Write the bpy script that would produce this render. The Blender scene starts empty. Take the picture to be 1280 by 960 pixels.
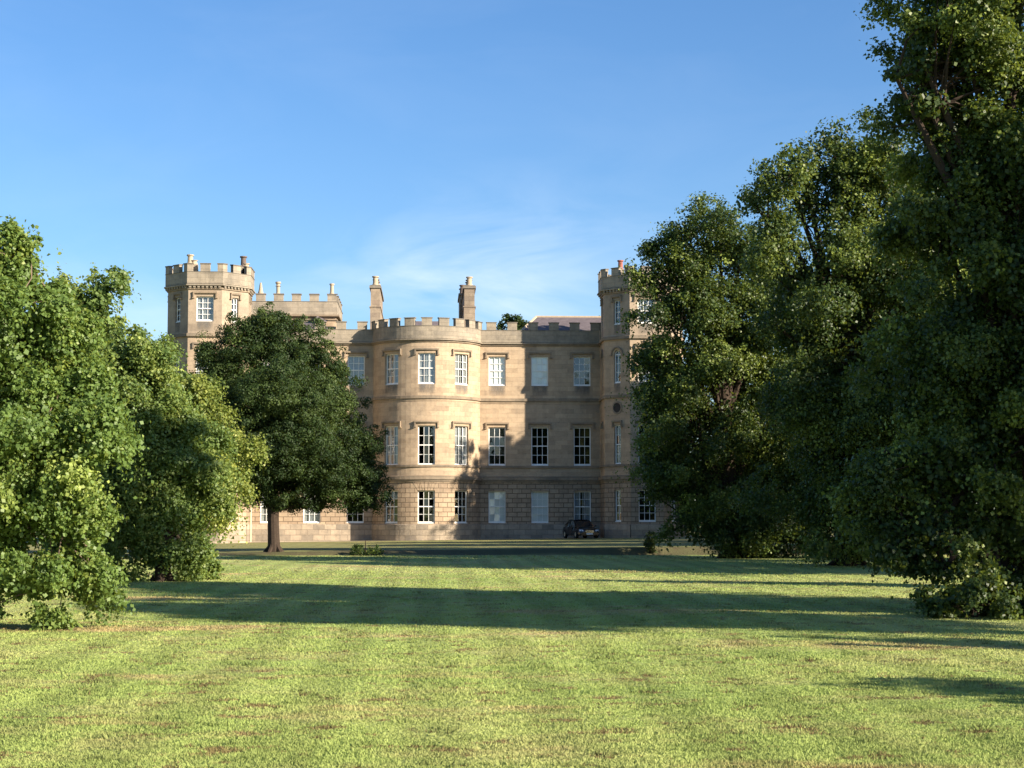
import bpy, math, random
import numpy as np
from mathutils import Vector, Matrix, Euler

scene = bpy.context.scene
col = scene.collection
R = math.radians
# ------------------------------------------------------------------ camera, light, exposure
FPX = 2200.0
cam_d = bpy.data.cameras.new("camera")
cam = bpy.data.objects.new("camera", cam_d)
col.objects.link(cam)
scene.camera = cam
cam_d.sensor_width = 36.0
cam_d.lens = 36.0 * FPX / 1280.0
cam_d.clip_start = 0.1
cam_d.clip_end = 9000
cam.location = (0, 0, 1.6)
cam.rotation_euler = (R(90 + 4.42), 0, R(-2.68))
CAMROT = Euler(cam.rotation_euler).to_matrix()

SUN_AZ, SUN_EL = 56.0, 22.0            # azimuth from the castle's normal towards the right
sd = Vector((math.sin(R(SUN_AZ)) * math.cos(R(SUN_EL)), -math.cos(R(SUN_AZ)) * math.cos(R(SUN_EL)), math.sin(R(SUN_EL))))
sun_d = bpy.data.lights.new("sun", 'SUN')
sun_d.energy = 5.0
sun_d.angle = R(0.53)
sun_d.color = (1.0, 0.87, 0.71)
sun = bpy.data.objects.new("sun", sun_d)
col.objects.link(sun)
sun.rotation_euler = sd.to_track_quat('Z', 'Y').to_euler()

world = bpy.data.worlds.new("World")
scene.world = world
world.use_nodes = True
wn, wl = world.node_tree.nodes, world.node_tree.links
wn.clear()
w_out = wn.new('ShaderNodeOutputWorld')
w_bg = wn.new('ShaderNodeBackground')
w_bg.inputs['Strength'].default_value = 0.060
sky = wn.new('ShaderNodeTexSky')
sky.sky_type = 'NISHITA'
sky.sun_disc = False
sky.sun_elevation = R(SUN_EL)
sky.sun_rotation = R(180 - SUN_AZ)
sky.air_density = 1.0
sky.dust_density = 0.5
sky.ozone_density = 3.2
# wisps of thin cloud low in the sky
w_tc = wn.new('ShaderNodeTexCoord')
w_map = wn.new('ShaderNodeMapping')
w_map.inputs['Scale'].default_value = (5.0, 5.0, 14.0)
w_map.inputs['Rotation'].default_value = (0, R(14), 0)
wl.new(w_tc.outputs['Generated'], w_map.inputs['Vector'])
w_no = wn.new('ShaderNodeTexNoise')
w_no.inputs['Scale'].default_value = 1.6
w_no.inputs['Detail'].default_value = 7
w_no.inputs['Roughness'].default_value = 0.55
w_no.inputs['Distortion'].default_value = 0.6
wl.new(w_map.outputs['Vector'], w_no.inputs['Vector'])
w_rp = wn.new('ShaderNodeValToRGB')
w_rp.color_ramp.elements[0].position = 0.42
w_rp.color_ramp.elements[1].position = 0.80
wl.new(w_no.outputs['Fac'], w_rp.inputs['Fac'])
def wmath(op, a, b=None, clamp=False):
    n = wn.new('ShaderNodeMath'); n.operation = op; n.use_clamp = clamp
    for i, v in enumerate((a, b)):
        if v is None: continue
        if isinstance(v, (int, float)): n.inputs[i].default_value = v
        else: wl.new(v, n.inputs[i])
    return n.outputs[0]
w_sep = wn.new('ShaderNodeSeparateXYZ')
wl.new(w_tc.outputs['Generated'], w_sep.inputs[0])
def bump(ax, az, sx, sz):
    dx = wmath('MULTIPLY', wmath('SUBTRACT', w_sep.outputs[0], ax), 1 / sx)
    dz = wmath('MULTIPLY', wmath('SUBTRACT', w_sep.outputs[2], az), 1 / sz)
    q = wmath('ADD', wmath('MULTIPLY', dx, dx), wmath('MULTIPLY', dz, dz))
    return wmath('MULTIPLY', wmath('POWER', 2.718, wmath('MULTIPLY', q, -1.0)), wmath('GREATER_THAN', w_sep.outputs[1], 0.0))
w_mask = wmath('ADD', bump(0.035, 0.135, 0.075, 0.035), wmath('MULTIPLY', bump(-0.17, 0.11, 0.10, 0.03), 0.5), True)
w_mask = wmath('ADD', w_mask, 0.06, True)
w_fac = wmath('MULTIPLY', wmath('MULTIPLY', w_rp.outputs['Color'], w_mask), 0.72)
w_mix = wn.new('ShaderNodeMixRGB')
w_hsv = wn.new('ShaderNodeHueSaturation')
w_hsv.inputs['Saturation'].default_value = 1.15
w_hsv.inputs['Value'].default_value = 1.0
wl.new(sky.outputs['Color'], w_hsv.inputs['Color'])
w_mix.inputs['Color2'].default_value = (7.0, 7.6, 8.4, 1)
wl.new(w_fac, w_mix.inputs['Fac'])
w_tint = wn.new('ShaderNodeMixRGB'); w_tint.blend_type = 'MULTIPLY'; w_tint.inputs['Fac'].default_value = 1.0
w_tint.inputs['Color2'].default_value = (0.95, 1.01, 1.13, 1)
wl.new(w_hsv.outputs['Color'], w_tint.inputs['Color1'])
wl.new(w_tint.outputs['Color'], w_mix.inputs['Color1'])
wl.new(w_mix.outputs['Color'], w_bg.inputs['Color'])
wl.new(w_bg.outputs[0], w_out.inputs['Surface'])

scene.view_settings.view_transform = 'Standard'
scene.view_settings.look = 'None'
scene.view_settings.exposure = 1.45
scene.view_settings.gamma = 1
scene.render.engine = 'CYCLES'
scene.cycles.max_bounces = 8
scene.cycles.transparent_max_bounces = 12

# ------------------------------------------------------------------ helpers
def ray(px, py):
    return CAMROT @ Vector(((px - 640) / FPX, (480 - py) / FPX, -1))
def at(px, py, Y):
    d = ray(px, py)
    t = Y / d.y
    return Vector((d.x * t, Y, 1.6 + d.z * t))
ZF = lambda py: at(560, py, 140.0).z
TY0 = 134.7
ZT = lambda py: at(533, py, TY0).z
def smooth(a, b, x):
    t = min(1, max(0, (x - a) / (b - a))); return t * t * (3 - 2 * t)
def ground_z(x, y):
    hi = 0.03 + 0.0125 * max(-22, min(22, x))
    z = -0.25 + (hi + 0.25) * smooth(92.8 + 0.25 * math.sin(x * 0.7) + 0.015 * x, 94.0 + 0.2 * math.sin(x * 0.43 + 1), y)
    z += 0.025 * math.sin(x * 0.31 + 1.1) * math.sin(y * 0.23) * (1 if y < 92 else 0.3)
    return z

def tag(o, label=None, cat=None, group=None, kind=None):
    if label: o['label'] = label
    if cat: o['category'] = cat
    if group: o['group'] = group
    if kind: o['kind'] = kind
    return o
def empty(name, loc=(0, 0, 0), rz=0):
    o = bpy.data.objects.new(name, None)
    o.location = loc; o.rotation_euler = (0, 0, rz)
    o.empty_display_size = 0.3
    col.objects.link(o)
    return o
class MB:
    def __init__(s): s.v = []; s.f = []; s.m = []; s.uv = []
    def quad(s, pts, mi=0, uv=None):
        b = len(s.v); s.v += [tuple(p) for p in pts]
        s.f.append(tuple(range(b, b + len(pts)))); s.m.append(mi)
        if uv is None:
            a = Vector(pts[0]); e = Vector(pts[1]) - a; g = Vector(pts[-1]) - a
            if abs(e.z) > abs(g.z): uv = [((Vector(p) - a).length if i % 2 else 0, Vector(p).z) for i, p in enumerate(pts)]
            h = [Vector((p[0], p[1], 0)) for p in pts]
            n = e.cross(g)
            if abs(n.z) > 0.7 * n.length: uv = [(p[0], p[1]) for p in pts]
            else:
                t = Vector((-n.y, n.x, 0)); t = t.normalized() if t.length > 1e-9 else Vector((1, 0, 0))
                uv = [(Vector(p).dot(t), p[2]) for p in pts]
        s.uv += uv
    def box(s, c, sz, rz=0, mi=0, taper=1.0):
        cx, cy, cz = c; hx, hy, hz = sz[0] / 2, sz[1] / 2, sz[2] / 2
        ca, sa = math.cos(rz), math.sin(rz)
        P = []
        for z, k in ((-hz, 1), (hz, taper)):
            for x, y in ((-hx, -hy), (hx, -hy), (hx, hy), (-hx, hy)):
                x *= k; y *= k
                P.append((cx + x * ca - y * sa, cy + x * sa + y * ca, cz + z))
        for f in ((0, 1, 5, 4), (1, 2, 6, 5), (2, 3, 7, 6), (3, 0, 4, 7), (4, 5, 6, 7), (3, 2, 1, 0)):
            s.quad([P[i] for i in f], mi)
    def lathe(s, c, prof, n=12, mi=0):
        cx, cy, cz = c
        rings = [[(cx + r * math.cos(2 * math.pi * k / n), cy + r * math.sin(2 * math.pi * k / n), cz + z) for k in range(n)] for r, z in prof]
        for a, b in zip(rings, rings[1:]):
            for k in range(n):
                s.quad([a[k], a[(k + 1) % n], b[(k + 1) % n], b[k]], mi)
        s.quad(rings[-1], mi)
    def tube(s, pts, rad, n=7, mi=0):
        prev = None; rings = []
        for i, p in enumerate(pts):
            p = Vector(p)
            d = (Vector(pts[min(i + 1, len(pts) - 1)]) - Vector(pts[max(i - 1, 0)])).normalized()
            a = d.cross(Vector((0.3, 1, 0.2))).normalized(); b = d.cross(a)
            rings.append([p + (a * math.cos(2 * math.pi * k / n) + b * math.sin(2 * math.pi * k / n)) * rad[i] for k in range(n)])
        for a, b in zip(rings, rings[1:]):
            for k in range(n):
                s.quad([a[k], a[(k + 1) % n], b[(k + 1) % n], b[k]], mi)
        s.quad(list(reversed(rings[0])), mi); s.quad(rings[-1], mi)
    def merge(s, o, mi):
        b = len(s.v); s.v += o.v; s.f += [tuple(i + b for i in f) for f in o.f]; s.m += [mi] * len(o.f); s.uv += o.uv
        return s
    def build(s, name, mats, parent=None, smooth=False):
        me = bpy.data.meshes.new(name)
        me.from_pydata(s.v, [], s.f)
        if not isinstance(mats, (list, tuple)): mats = [mats]
        for m in mats: me.materials.append(m)
        me.polygons.foreach_set('material_index', s.m)
        uvl = me.uv_layers.new(name='uv')
        uvl.data.foreach_set('uv', np.array(s.uv, dtype=np.float32).ravel())
        if smooth:
            me.polygons.foreach_set('use_smooth', [True] * len(s.f))
        me.update()
        o = bpy.data.objects.new(name, me)
        col.objects.link(o)
        if parent:
            o.parent = parent
        return o

# ------------------------------------------------------------------ materials
def newmat(name):
    m = bpy.data.materials.new(name); m.use_nodes = True
    nt = m.node_tree
    b = nt.nodes['Principled BSDF']
    return m, nt.nodes, nt.links, b
def mnode(N, L, op, a, b=None, clamp=False):
    n = N.new('ShaderNodeMath'); n.operation = op; n.use_clamp = clamp
    for i, v in enumerate((a, b)):
        if v is None: continue
        if isinstance(v, (int, float)): n.inputs[i].default_value = v
        else: L.new(v, n.inputs[i])
    return n.outputs[0]
def mix(N, L, fac, a, b, mode='MIX'):
    n = N.new('ShaderNodeMixRGB'); n.blend_type = mode
    for i, v in (('Fac', fac), ('Color1', a), ('Color2', b)):
        if isinstance(v, (int, float)): n.inputs[i].default_value = v
        elif isinstance(v, tuple): n.inputs[i].default_value = (*v, 1)
        else: L.new(v, n.inputs[i])
    return n.outputs[0]
def noise(N, L, vec, scale, detail=4, rough=0.6):
    n = N.new('ShaderNodeTexNoise'); n.inputs['Scale'].default_value = scale
    n.inputs['Detail'].default_value = detail; n.inputs['Roughness'].default_value = rough
    L.new(vec, n.inputs['Vector']); return n.outputs['Fac']
def ramp(N, L, fac, stops):
    n = N.new('ShaderNodeValToRGB'); cr = n.color_ramp
    while len(cr.elements) < len(stops): cr.elements.new(0.5)
    for e, (p, c) in zip(cr.elements, stops):
        e.position = p; e.color = (*c, 1) if isinstance(c, tuple) else (c, c, c, 1)
    L.new(fac, n.inputs['Fac']); return n.outputs['Color']
def scalevec(N, L, vec, s):
    n = N.new('ShaderNodeMapping'); n.inputs['Scale'].default_value = s
    L.new(vec, n.inputs['Vector']); return n.outputs['Vector']

def stone(name, base, var, bw, rh, mortar, joint_dark, bumpd, stain=0.35, stain_col=(0.10, 0.095, 0.08), rough_face=0.3):
    m, N, L, B = newmat(name)
    tc = N.new('ShaderNodeTexCoord'); g = N.new('ShaderNodeNewGeometry')
    br = N.new('ShaderNodeTexBrick')
    L.new(tc.outputs['UV'], br.inputs['Vector'])
    br.inputs['Scale'].default_value = 1.0
    br.inputs['Brick Width'].default_value = bw; br.inputs['Row Height'].default_value = rh
    br.inputs['Mortar Size'].default_value = mortar; br.inputs['Mortar Smooth'].default_value = 0.25
    br.inputs['Color1'].default_value = (0, 0, 0, 1); br.inputs['Color2'].default_value = (1, 1, 1, 1)
    br.inputs['Mortar'].default_value = (0.5, 0.5, 0.5, 1)
    c = ramp(N, L, br.outputs['Color'], [(0.0, var), (0.5, base), (1.0, tuple(min(1, x * 1.10) for x in base))])
    n1 = noise(N, L, g.outputs['Position'], 0.35, 5, 0.65)
    c = mix(N, L, mnode(N, L, 'MULTIPLY', ramp(N, L, n1, [(0.42, 0.0), (0.75, 1.0)]), stain), c, stain_col)
    # vertical streaks of weathering
    sv = scalevec(N, L, g.outputs['Position'], (2.2, 2.2, 0.22))
    n2 = noise(N, L, sv, 1.0, 4, 0.6)
    c = mix(N, L, mnode(N, L, 'MULTIPLY', ramp(N, L, n2, [(0.5, 0.0), (0.8, 1.0)]), stain * 0.7), c, stain_col)
    n3 = noise(N, L, g.outputs['Position'], 6.0, 4, 0.7)
    c = mix(N, L, 0.22, c, ramp(N, L, n3, [(0.2, 0.45), (0.8, 1.0)]), 'MULTIPLY')
    n4 = noise(N, L, g.outputs['Position'], 1.5, 5, 0.7)
    c = mix(N, L, 0.5, c, ramp(N, L, n4, [(0.32, 0.62), (0.5, 0.97), (0.7, 1.12)]), 'MULTIPLY')
    c = mix(N, L, mnode(N, L, 'MULTIPLY', br.outputs['Fac'], joint_dark), c, tuple(x * 0.25 for x in base))
    L.new(c, B.inputs['Base Color'])
    B.inputs['Roughness'].default_value = 0.9
    B.inputs['Specular IOR Level'].default_value = 0.2
    h = mnode(N, L, 'ADD', mnode(N, L, 'MULTIPLY', br.outputs['Fac'], -1.0), mnode(N, L, 'MULTIPLY', n3, rough_face))
    bp = N.new('ShaderNodeBump'); bp.inputs['Strength'].default_value = 0.7; bp.inputs['Distance'].default_value = bumpd
    L.new(h, bp.inputs['Height']); L.new(bp.outputs['Normal'], B.inputs['Normal'])
    return m
M = {}
M['ashlar'] = stone('ashlar', (0.43, 0.325, 0.215), (0.355, 0.265, 0.175), 1.0, 0.36, 0.007, 0.28, 0.012, 0.42, (0.17, 0.15, 0.125))
M['rustic'] = stone('rusticated_stone', (0.40, 0.30, 0.20), (0.33, 0.24, 0.16), 0.74, 0.37, 0.030, 0.8, 0.04, 0.45)
M['plinth'] = stone('plinth_stone', (0.42, 0.34, 0.245), (0.27, 0.225, 0.17), 0.9, 0.42, 0.02, 0.5, 0.05, 0.6, (0.14, 0.13, 0.115), 0.8)
M['grey'] = stone('grey_weathered_stone', (0.33, 0.28, 0.21), (0.28, 0.24, 0.185), 0.8, 0.34, 0.006, 0.25, 0.02, 0.55)
M['render'] = stone('grey_brown_render', (0.36, 0.285, 0.205), (0.345, 0.27, 0.195), 1.4, 0.5, 0.004, 0.08, 0.008, 0.4)
M['cope'] = stone('coping_stone', (0.21, 0.185, 0.15), (0.17, 0.15, 0.125), 0.9, 0.4, 0.008, 0.3, 0.02, 0.5)
M['mould'] = stone('moulding_stone', (0.29, 0.225, 0.155), (0.25, 0.195, 0.135), 1.5, 0.5, 0.006, 0.3, 0.01, 0.7)

def plain(name, colr, rough=0.6, spec=0.3, nscale=5, nvar=0.25, metal=0):
    m, N, L, B = newmat(name)
    g = N.new('ShaderNodeNewGeometry')
    n = noise(N, L, g.outputs['Position'], nscale, 4, 0.6)
    c = mix(N, L, nvar, colr, ramp(N, L, n, [(0.25, tuple(x * 0.5 for x in colr)), (0.75, tuple(min(1, x * 1.25) for x in colr))]))
    L.new(c, B.inputs['Base Color'])
    B.inputs['Roughness'].default_value = rough
    B.inputs['Specular IOR Level'].default_value = spec
    B.inputs['Metallic'].default_value = metal
    return m
M['white'] = plain('white_paint', (0.78, 0.77, 0.72), 0.45, 0.4, 4, 0.10)
M['blind'] = plain('white_blind', (0.86, 0.86, 0.79), 0.9, 0.1, 3, 0.15)
M['curtain'] = plain('net_curtain', (0.36, 0.37, 0.37), 0.9, 0.1, 9, 0.5)
M['dim'] = plain('dark_room', (0.05, 0.045, 0.04), 0.9, 0.1)
M['slate'] = plain('pinkish_slate', (0.13, 0.11, 0.115), 0.75, 0.2, 2.5, 0.6)
M['lead'] = plain('roof_lead', (0.28, 0.29, 0.31), 0.55, 0.4, 1.5, 0.4)
M['pot_buff'] = plain('buff_clay', (0.38, 0.31, 0.22), 0.8, 0.2, 6, 0.4)
M['pot_dark'] = plain('sooty_clay', (0.13, 0.10, 0.085), 0.8, 0.2, 6, 0.4)
M['pot_red'] = plain('red_clay', (0.27, 0.10, 0.075), 0.8, 0.2, 6, 0.3)
M['chim'] = stone('chimney_render', (0.31, 0.245, 0.175), (0.26, 0.20, 0.15), 0.8, 0.35, 0.008, 0.25, 0.015, 0.6)
M['bark'] = plain('bark', (0.05, 0.037, 0.028), 0.95, 0.1, 12, 0.8)
M['twig'] = plain('twig_bark', (0.16, 0.12, 0.085), 0.95, 0.1, 12, 0.6)
M['pipe'] = plain('pale_pipe', (0.55, 0.47, 0.33), 0.6, 0.3)
M['car'] = plain('black_car_paint', (0.012, 0.013, 0.016), 0.18, 0.6, 3, 0.1)
M['car_glass'] = plain('car_glass', (0.015, 0.018, 0.02), 0.05, 0.6, 3, 0.1)
M['chrome'] = plain('chrome', (0.7, 0.7, 0.7), 0.2, 0.5, 3, 0.05, 1.0)
M['lamp'] = plain('lamp_lens', (0.75, 0.78, 0.8), 0.1, 0.7, 3, 0.1)
M['tyre'] = plain('tyre_rubber', (0.02, 0.02, 0.02), 0.8, 0.2)
M['plate'] = plain('number_plate', (0.75, 0.75, 0.72), 0.4, 0.3, 3, 0.05)
M['sign'] = plain('cream_board', (0.7, 0.65, 0.5), 0.6, 0.3)

def glass():
    m, N, L, B = newmat('window_glass')
    N.remove(B)
    out = [n for n in N if n.type == 'OUTPUT_MATERIAL'][0]
    tr = N.new('ShaderNodeBsdfTransparent'); tr.inputs['Color'].default_value = (0.82, 0.85, 0.84, 1)
    gl = N.new('ShaderNodeBsdfGlossy'); gl.inputs['Roughness'].default_value = 0.03
    gl.inputs['Color'].default_value = (0.9, 0.93, 0.95, 1)
    lw = N.new('ShaderNodeLayerWeight')      # facing term works the same from both sides
    frf = mnode(N, L, 'ADD', mnode(N, L, 'MULTIPLY', mnode(N, L, 'POWER', lw.outputs['Facing'], 3.0), 0.7), 0.10, True)
    g = N.new('ShaderNodeNewGeometry')
    bp = N.new('ShaderNodeBump'); bp.inputs['Strength'].default_value = 0.25; bp.inputs['Distance'].default_value = 0.01
    L.new(noise(N, L, g.outputs['Position'], 2.3, 2, 0.5), bp.inputs['Height'])
    L.new(bp.outputs['Normal'], gl.inputs['Normal'])
    mx = N.new('ShaderNodeMixShader')
    L.new(frf, mx.inputs[0]); L.new(tr.outputs[0], mx.inputs[1]); L.new(gl.outputs[0], mx.inputs[2])
    L.new(mx.outputs[0], out.inputs['Surface'])
    return m
M['glass'] = glass()

def stainmat():
    m, N, L, B = newmat('sill_staining')
    out = [n for n in N if n.type == 'OUTPUT_MATERIAL'][0]
    tc = N.new('ShaderNodeTexCoord'); sp = N.new('ShaderNodeSeparateXYZ'); L.new(tc.outputs['UV'], sp.inputs[0])
    g = N.new('ShaderNodeNewGeometry')
    n1 = noise(N, L, scalevec(N, L, g.outputs['Position'], (3.5, 3.5, .8)), 1.0, 4, .65)
    ex = mnode(N, L, 'ABSOLUTE', mnode(N, L, 'SUBTRACT', mnode(N, L, 'MULTIPLY', sp.outputs[0], 2.0), 1.0))
    edge = mnode(N, L, 'SUBTRACT', 1.0, mnode(N, L, 'POWER', ex, 5.0), True)
    down = mnode(N, L, 'POWER', sp.outputs[1], 0.6)
    fac = mnode(N, L, 'MULTIPLY', mnode(N, L, 'MULTIPLY', edge, down), ramp(N, L, n1, [(.3, .25), (.65, .85)]), True)
    B.inputs['Base Color'].default_value = (0.15, 0.14, 0.125, 1); B.inputs['Roughness'].default_value = .95
    t = N.new('ShaderNodeBsdfTransparent'); mx = N.new('ShaderNodeMixShader')
    L.new(fac, mx.inputs[0]); L.new(t.outputs[0], mx.inputs[1]); L.new(B.outputs[0], mx.inputs[2]); L.new(mx.outputs[0], out.inputs['Surface'])
    return m
M['stain'] = stainmat()

def leafmat(name, c0, c1, c2, transl=0.35, rough=0.5, spec=0.35):
    """c0 darker, c1 main, c2 yellowish: a per-leaf attribute picks between them"""
    m, N, L, B = newmat(name)
    out = [n for n in N if n.type == 'OUTPUT_MATERIAL'][0]
    a = N.new('ShaderNodeAttribute'); a.attribute_name = 'tint'
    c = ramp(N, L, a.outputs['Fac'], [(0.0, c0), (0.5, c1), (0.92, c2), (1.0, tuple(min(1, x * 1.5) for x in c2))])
    L.new(c, B.inputs['Base Color'])
    B.inputs['Roughness'].default_value = rough
    B.inputs['Specular IOR Level'].default_value = spec
    t = N.new('ShaderNodeBsdfTranslucent')
    L.new(mix(N, L, 0.5, c, (0.45, 0.55, 0.06), 'MIX'), t.inputs['Color'])
    tm = N.new('ShaderNodeMixShader'); tm.inputs[0].default_value = transl
    L.new(B.outputs[0], tm.inputs[1]); L.new(t.outputs[0], tm.inputs[2])
    L.new(tm.outputs[0], out.inputs['Surface'])
    return m
M['leaf_lime'] = leafmat('lime_leaves', (0.07, 0.12, 0.03), (0.125, 0.195, 0.045), (0.21, 0.26, 0.06), 0.34)
M['leaf_pale'] = leafmat('pale_leaves', (0.07, 0.11, 0.03), (0.125, 0.175, 0.042), (0.23, 0.25, 0.055), 0.34)
M['leaf_grey'] = leafmat('grey_green_leaves', (0.07, 0.12, 0.034), (0.125, 0.185, 0.048), (0.21, 0.25, 0.06), 0.34)
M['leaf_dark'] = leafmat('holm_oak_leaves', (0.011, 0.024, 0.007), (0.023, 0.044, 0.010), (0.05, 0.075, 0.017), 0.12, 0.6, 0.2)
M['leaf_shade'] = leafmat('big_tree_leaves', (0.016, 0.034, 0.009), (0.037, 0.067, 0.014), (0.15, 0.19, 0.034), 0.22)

def grassmat(name, is_ground):
    m, N, L, B = newmat(name)
    g = N.new('ShaderNodeNewGeometry')
    sp = N.new('ShaderNodeSeparateXYZ'); L.new(g.outputs['Position'], sp.inputs[0])
    cb = N.new('ShaderNodeCombineXYZ'); L.new(sp.outputs[0], cb.inputs[0]); L.new(sp.outputs[1], cb.inputs[1])
    P = cb.outputs[0]
    big = noise(N, L, scalevec(N, L, P, (0.16, 0.10, 1)), 1.0, 4, 0.6)
    mid = noise(N, L, P, 0.55, 5, 0.62)
    fine = noise(N, L, P, 3.2, 5, 0.7)
    c = ramp(N, L, big, [(0.32, (0.25, 0.335, 0.09)), (0.52, (0.335, 0.40, 0.12)), (0.70, (0.43, 0.44, 0.17))])
    c = mix(N, L, ramp(N, L, mid, [(0.50, 0.0), (0.68, 0.65)]), c, (0.40, 0.375, 0.16))
    # worn dry patches, some with a hard edge
    dry = noise(N, L, scalevec(N, L, P, (0.10, 0.22, 1)), 1.0, 6, 0.7)
    c = mix(N, L, ramp(N, L, dry, [(0.555, 0.0), (0.64, 0.75)]), c, (0.46, 0.33, 0.17))
    # thatch / brown tufts
    tf = noise(N, L, scalevec(N, L, P, (0.8, 1.0, 1)), 1.7, 6, 0.75)
    c = mix(N, L, ramp(N, L, tf, [(0.565, 0.0), (0.60, 0.8)]), c, (0.20, 0.13, 0.065))
    c = mix(N, L, 0.25, c, ramp(N, L, fine, [(0.25, 0.40), (0.75, 1.15)]), 'MULTIPLY')
    # mower lines towards the house
    wv = N.new('ShaderNodeTexWave'); wv.inputs['Scale'].default_value = 0.26
    wv.inputs['Distortion'].default_value = 1.2; wv.inputs['Detail'].default_value = 1
    L.new(scalevec(N, L, P, (1, 0.12, 1)), wv.inputs['Vector'])
    c = mix(N, L, 0.30, c, ramp(N, L, wv.outputs['Fac'], [(0.3, 0.55), (0.7, 1.1)]), 'MULTIPLY')
    if is_ground:
        # bank: brown rough grass, shade painted in; fine gravel colour is the path's own
        bank = mnode(N, L, 'MULTIPLY', ramp(N, L, sp.outputs[1], [(0, 0.0), (1, 1.0)]), 1.0)
        mb = N.new('ShaderNodeMapRange'); mb.inputs['From Min'].default_value = 92.4; mb.inputs['From Max'].default_value = 93.2
        L.new(sp.outputs[1], mb.inputs['Value'])
        mc = N.new('ShaderNodeMapRange'); mc.inputs['From Min'].default_value = 94.6; mc.inputs['From Max'].default_value = 93.9
        L.new(sp.outputs[1], mc.inputs['Value'])
        c = mix(N, L, mnode(N, L, 'MULTIPLY', mnode(N, L, 'MULTIPLY', mb.outputs[0], mc.outputs[0]), 0.9), c, (0.07, 0.058, 0.035))
        md = N.new('ShaderNodeMapRange'); md.inputs['From Min'].default_value = 94.2; md.inputs['From Max'].default_value = 95.5
        L.new(sp.outputs[1], md.inputs['Value'])
        c = mix(N, L, mnode(N, L, 'MULTIPLY', md.outputs[0], 0.7), c, (0.19, 0.165, 0.07))
        bp = N.new('ShaderNodeBump'); bp.inputs['Strength'].default_value = 0.9; bp.inputs['Distance'].default_value = 0.05
        f2 = noise(N, L, P, 9.0, 6, 0.75)
        L.new(f2, bp.inputs['Height']); L.new(bp.outputs['Normal'], B.inputs['Normal'])
        L.new(c, B.inputs['Base Color'])
    else:
        a = N.new('ShaderNodeAttribute'); a.attribute_name = 'tint'
        c = mix(N, L, 0.75, c, ramp(N, L, a.outputs['Fac'], [(0.0, 0.40), (0.20, .96), (0.6, 1.05), (1.0, 1.18)]), 'MULTIPLY')
        L.new(c, B.inputs['Base Color'])
        out = [n for n in N if n.type == 'OUTPUT_MATERIAL'][0]
        t = N.new('ShaderNodeBsdfTranslucent'); L.new(c, t.inputs['Color'])
        tm = N.new('ShaderNodeMixShader'); tm.inputs[0].default_value = 0.35
        L.new(B.outputs[0], tm.inputs[1]); L.new(t.outputs[0], tm.inputs[2]); L.new(tm.outputs[0], out.inputs['Surface'])
    B.inputs['Roughness'].default_value = 0.85
    B.inputs['Specular IOR Level'].default_value = 0.15
    return m
M['ground'] = grassmat('lawn_turf', True)
M['blade'] = grassmat('grass_blade', False)
def gravelmat():
    m, N, L, B = newmat('drive_gravel')
    g = N.new('ShaderNodeNewGeometry')
    n = noise(N, L, g.outputs['Position'], 9, 5, 0.7); n2 = noise(N, L, g.outputs['Position'], 0.4, 3, 0.6)
    c = ramp(N, L, n, [(0.3, (0.22, 0.18, 0.12)), (0.7, (0.48, 0.41, 0.29))])
    c = mix(N, L, 0.4, c, ramp(N, L, n2, [(0.35, (0.30, 0.26, 0.15)), (0.65, (0.45, 0.38, 0.26))]))
    L.new(c, B.inputs['Base Color']); B.inputs['Roughness'].default_value = 0.95
    return m
M['gravel'] = gravelmat()

# ------------------------------------------------------------------ ground
def axis(parts):
    out = []
    for a, b, n in parts: out += list(np.linspace(a, b, n, endpoint=False))
    out.append(parts[-1][1]); return out
xs = axis([(-4000, -400, 8), (-400, -60, 12), (-60, 60, 160), (60, 400, 12), (400, 4000, 8)])
ys = axis([(-4000, -200, 6), (-200, 0, 10), (0, 92, 130), (92, 95, 24), (95, 150, 40), (150, 500, 14), (500, 5000, 10)])
mb = MB()
gv = [(x, y, ground_z(x, y)) for y in ys for x in xs]
me = bpy.data.meshes.new('ground')
nx = len(xs)
me.from_pydata(gv, [], [(j * nx + i, j * nx + i + 1, (j + 1) * nx + i + 1, (j + 1) * nx + i) for j in range(len(ys) - 1) for i in range(nx - 1)])
me.materials.append(M['ground'])
me.polygons.foreach_set('use_smooth', [True] * len(me.polygons))
ground = bpy.data.objects.new('ground', me); col.objects.link(ground); tag(ground, kind='structure')
# gravel drive along the front of the house
mb = MB()
gx = list(np.linspace(-45, 45, 91))
for i in range(90):
    a, b = gx[i], gx[i + 1]
    ya = 136.6 + 0.25 * math.sin(a * 0.9) + 0.1 * math.sin(a * 2.3); yb = 136.6 + 0.25 * math.sin(b * 0.9) + 0.1 * math.sin(b * 2.3)
    n = 8
    for j in range(n):
        y0a = ya + (143 - ya) * j / n; y1a = ya + (143 - ya) * (j + 1) / n
        y0b = yb + (143 - yb) * j / n; y1b = yb + (143 - yb) * (j + 1) / n
        mb.quad([(a, y0a, ground_z(a, y0a) + 0.012), (b, y0b, ground_z(b, y0b) + 0.012), (b, y1b, ground_z(b, y1b) + 0.012), (a, y1a, ground_z(a, y1a) + 0.012)])
tag(mb.build('gravel_drive', M['gravel']), kind='structure')

# ------------------------------------------------------------------ castle
CX = -0.25
castle = empty('castle', (CX, 140, 0))
tag(castle, 'long sandstone country house with battlements, rounded central bow and two octagonal corner towers', 'castle')
def part(mb, name, mats, parent=None, sm=False):
    """build in world coordinates, parented to the castle with identity offset"""
    o = mb.build(name, mats, None, sm)
    par = parent or castle
    o.parent = par
    o.matrix_parent_inverse = PINV if par is castle else Matrix.Identity(4)
    return o
PINV = Matrix.Translation((-CX, -140, 0))

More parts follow.
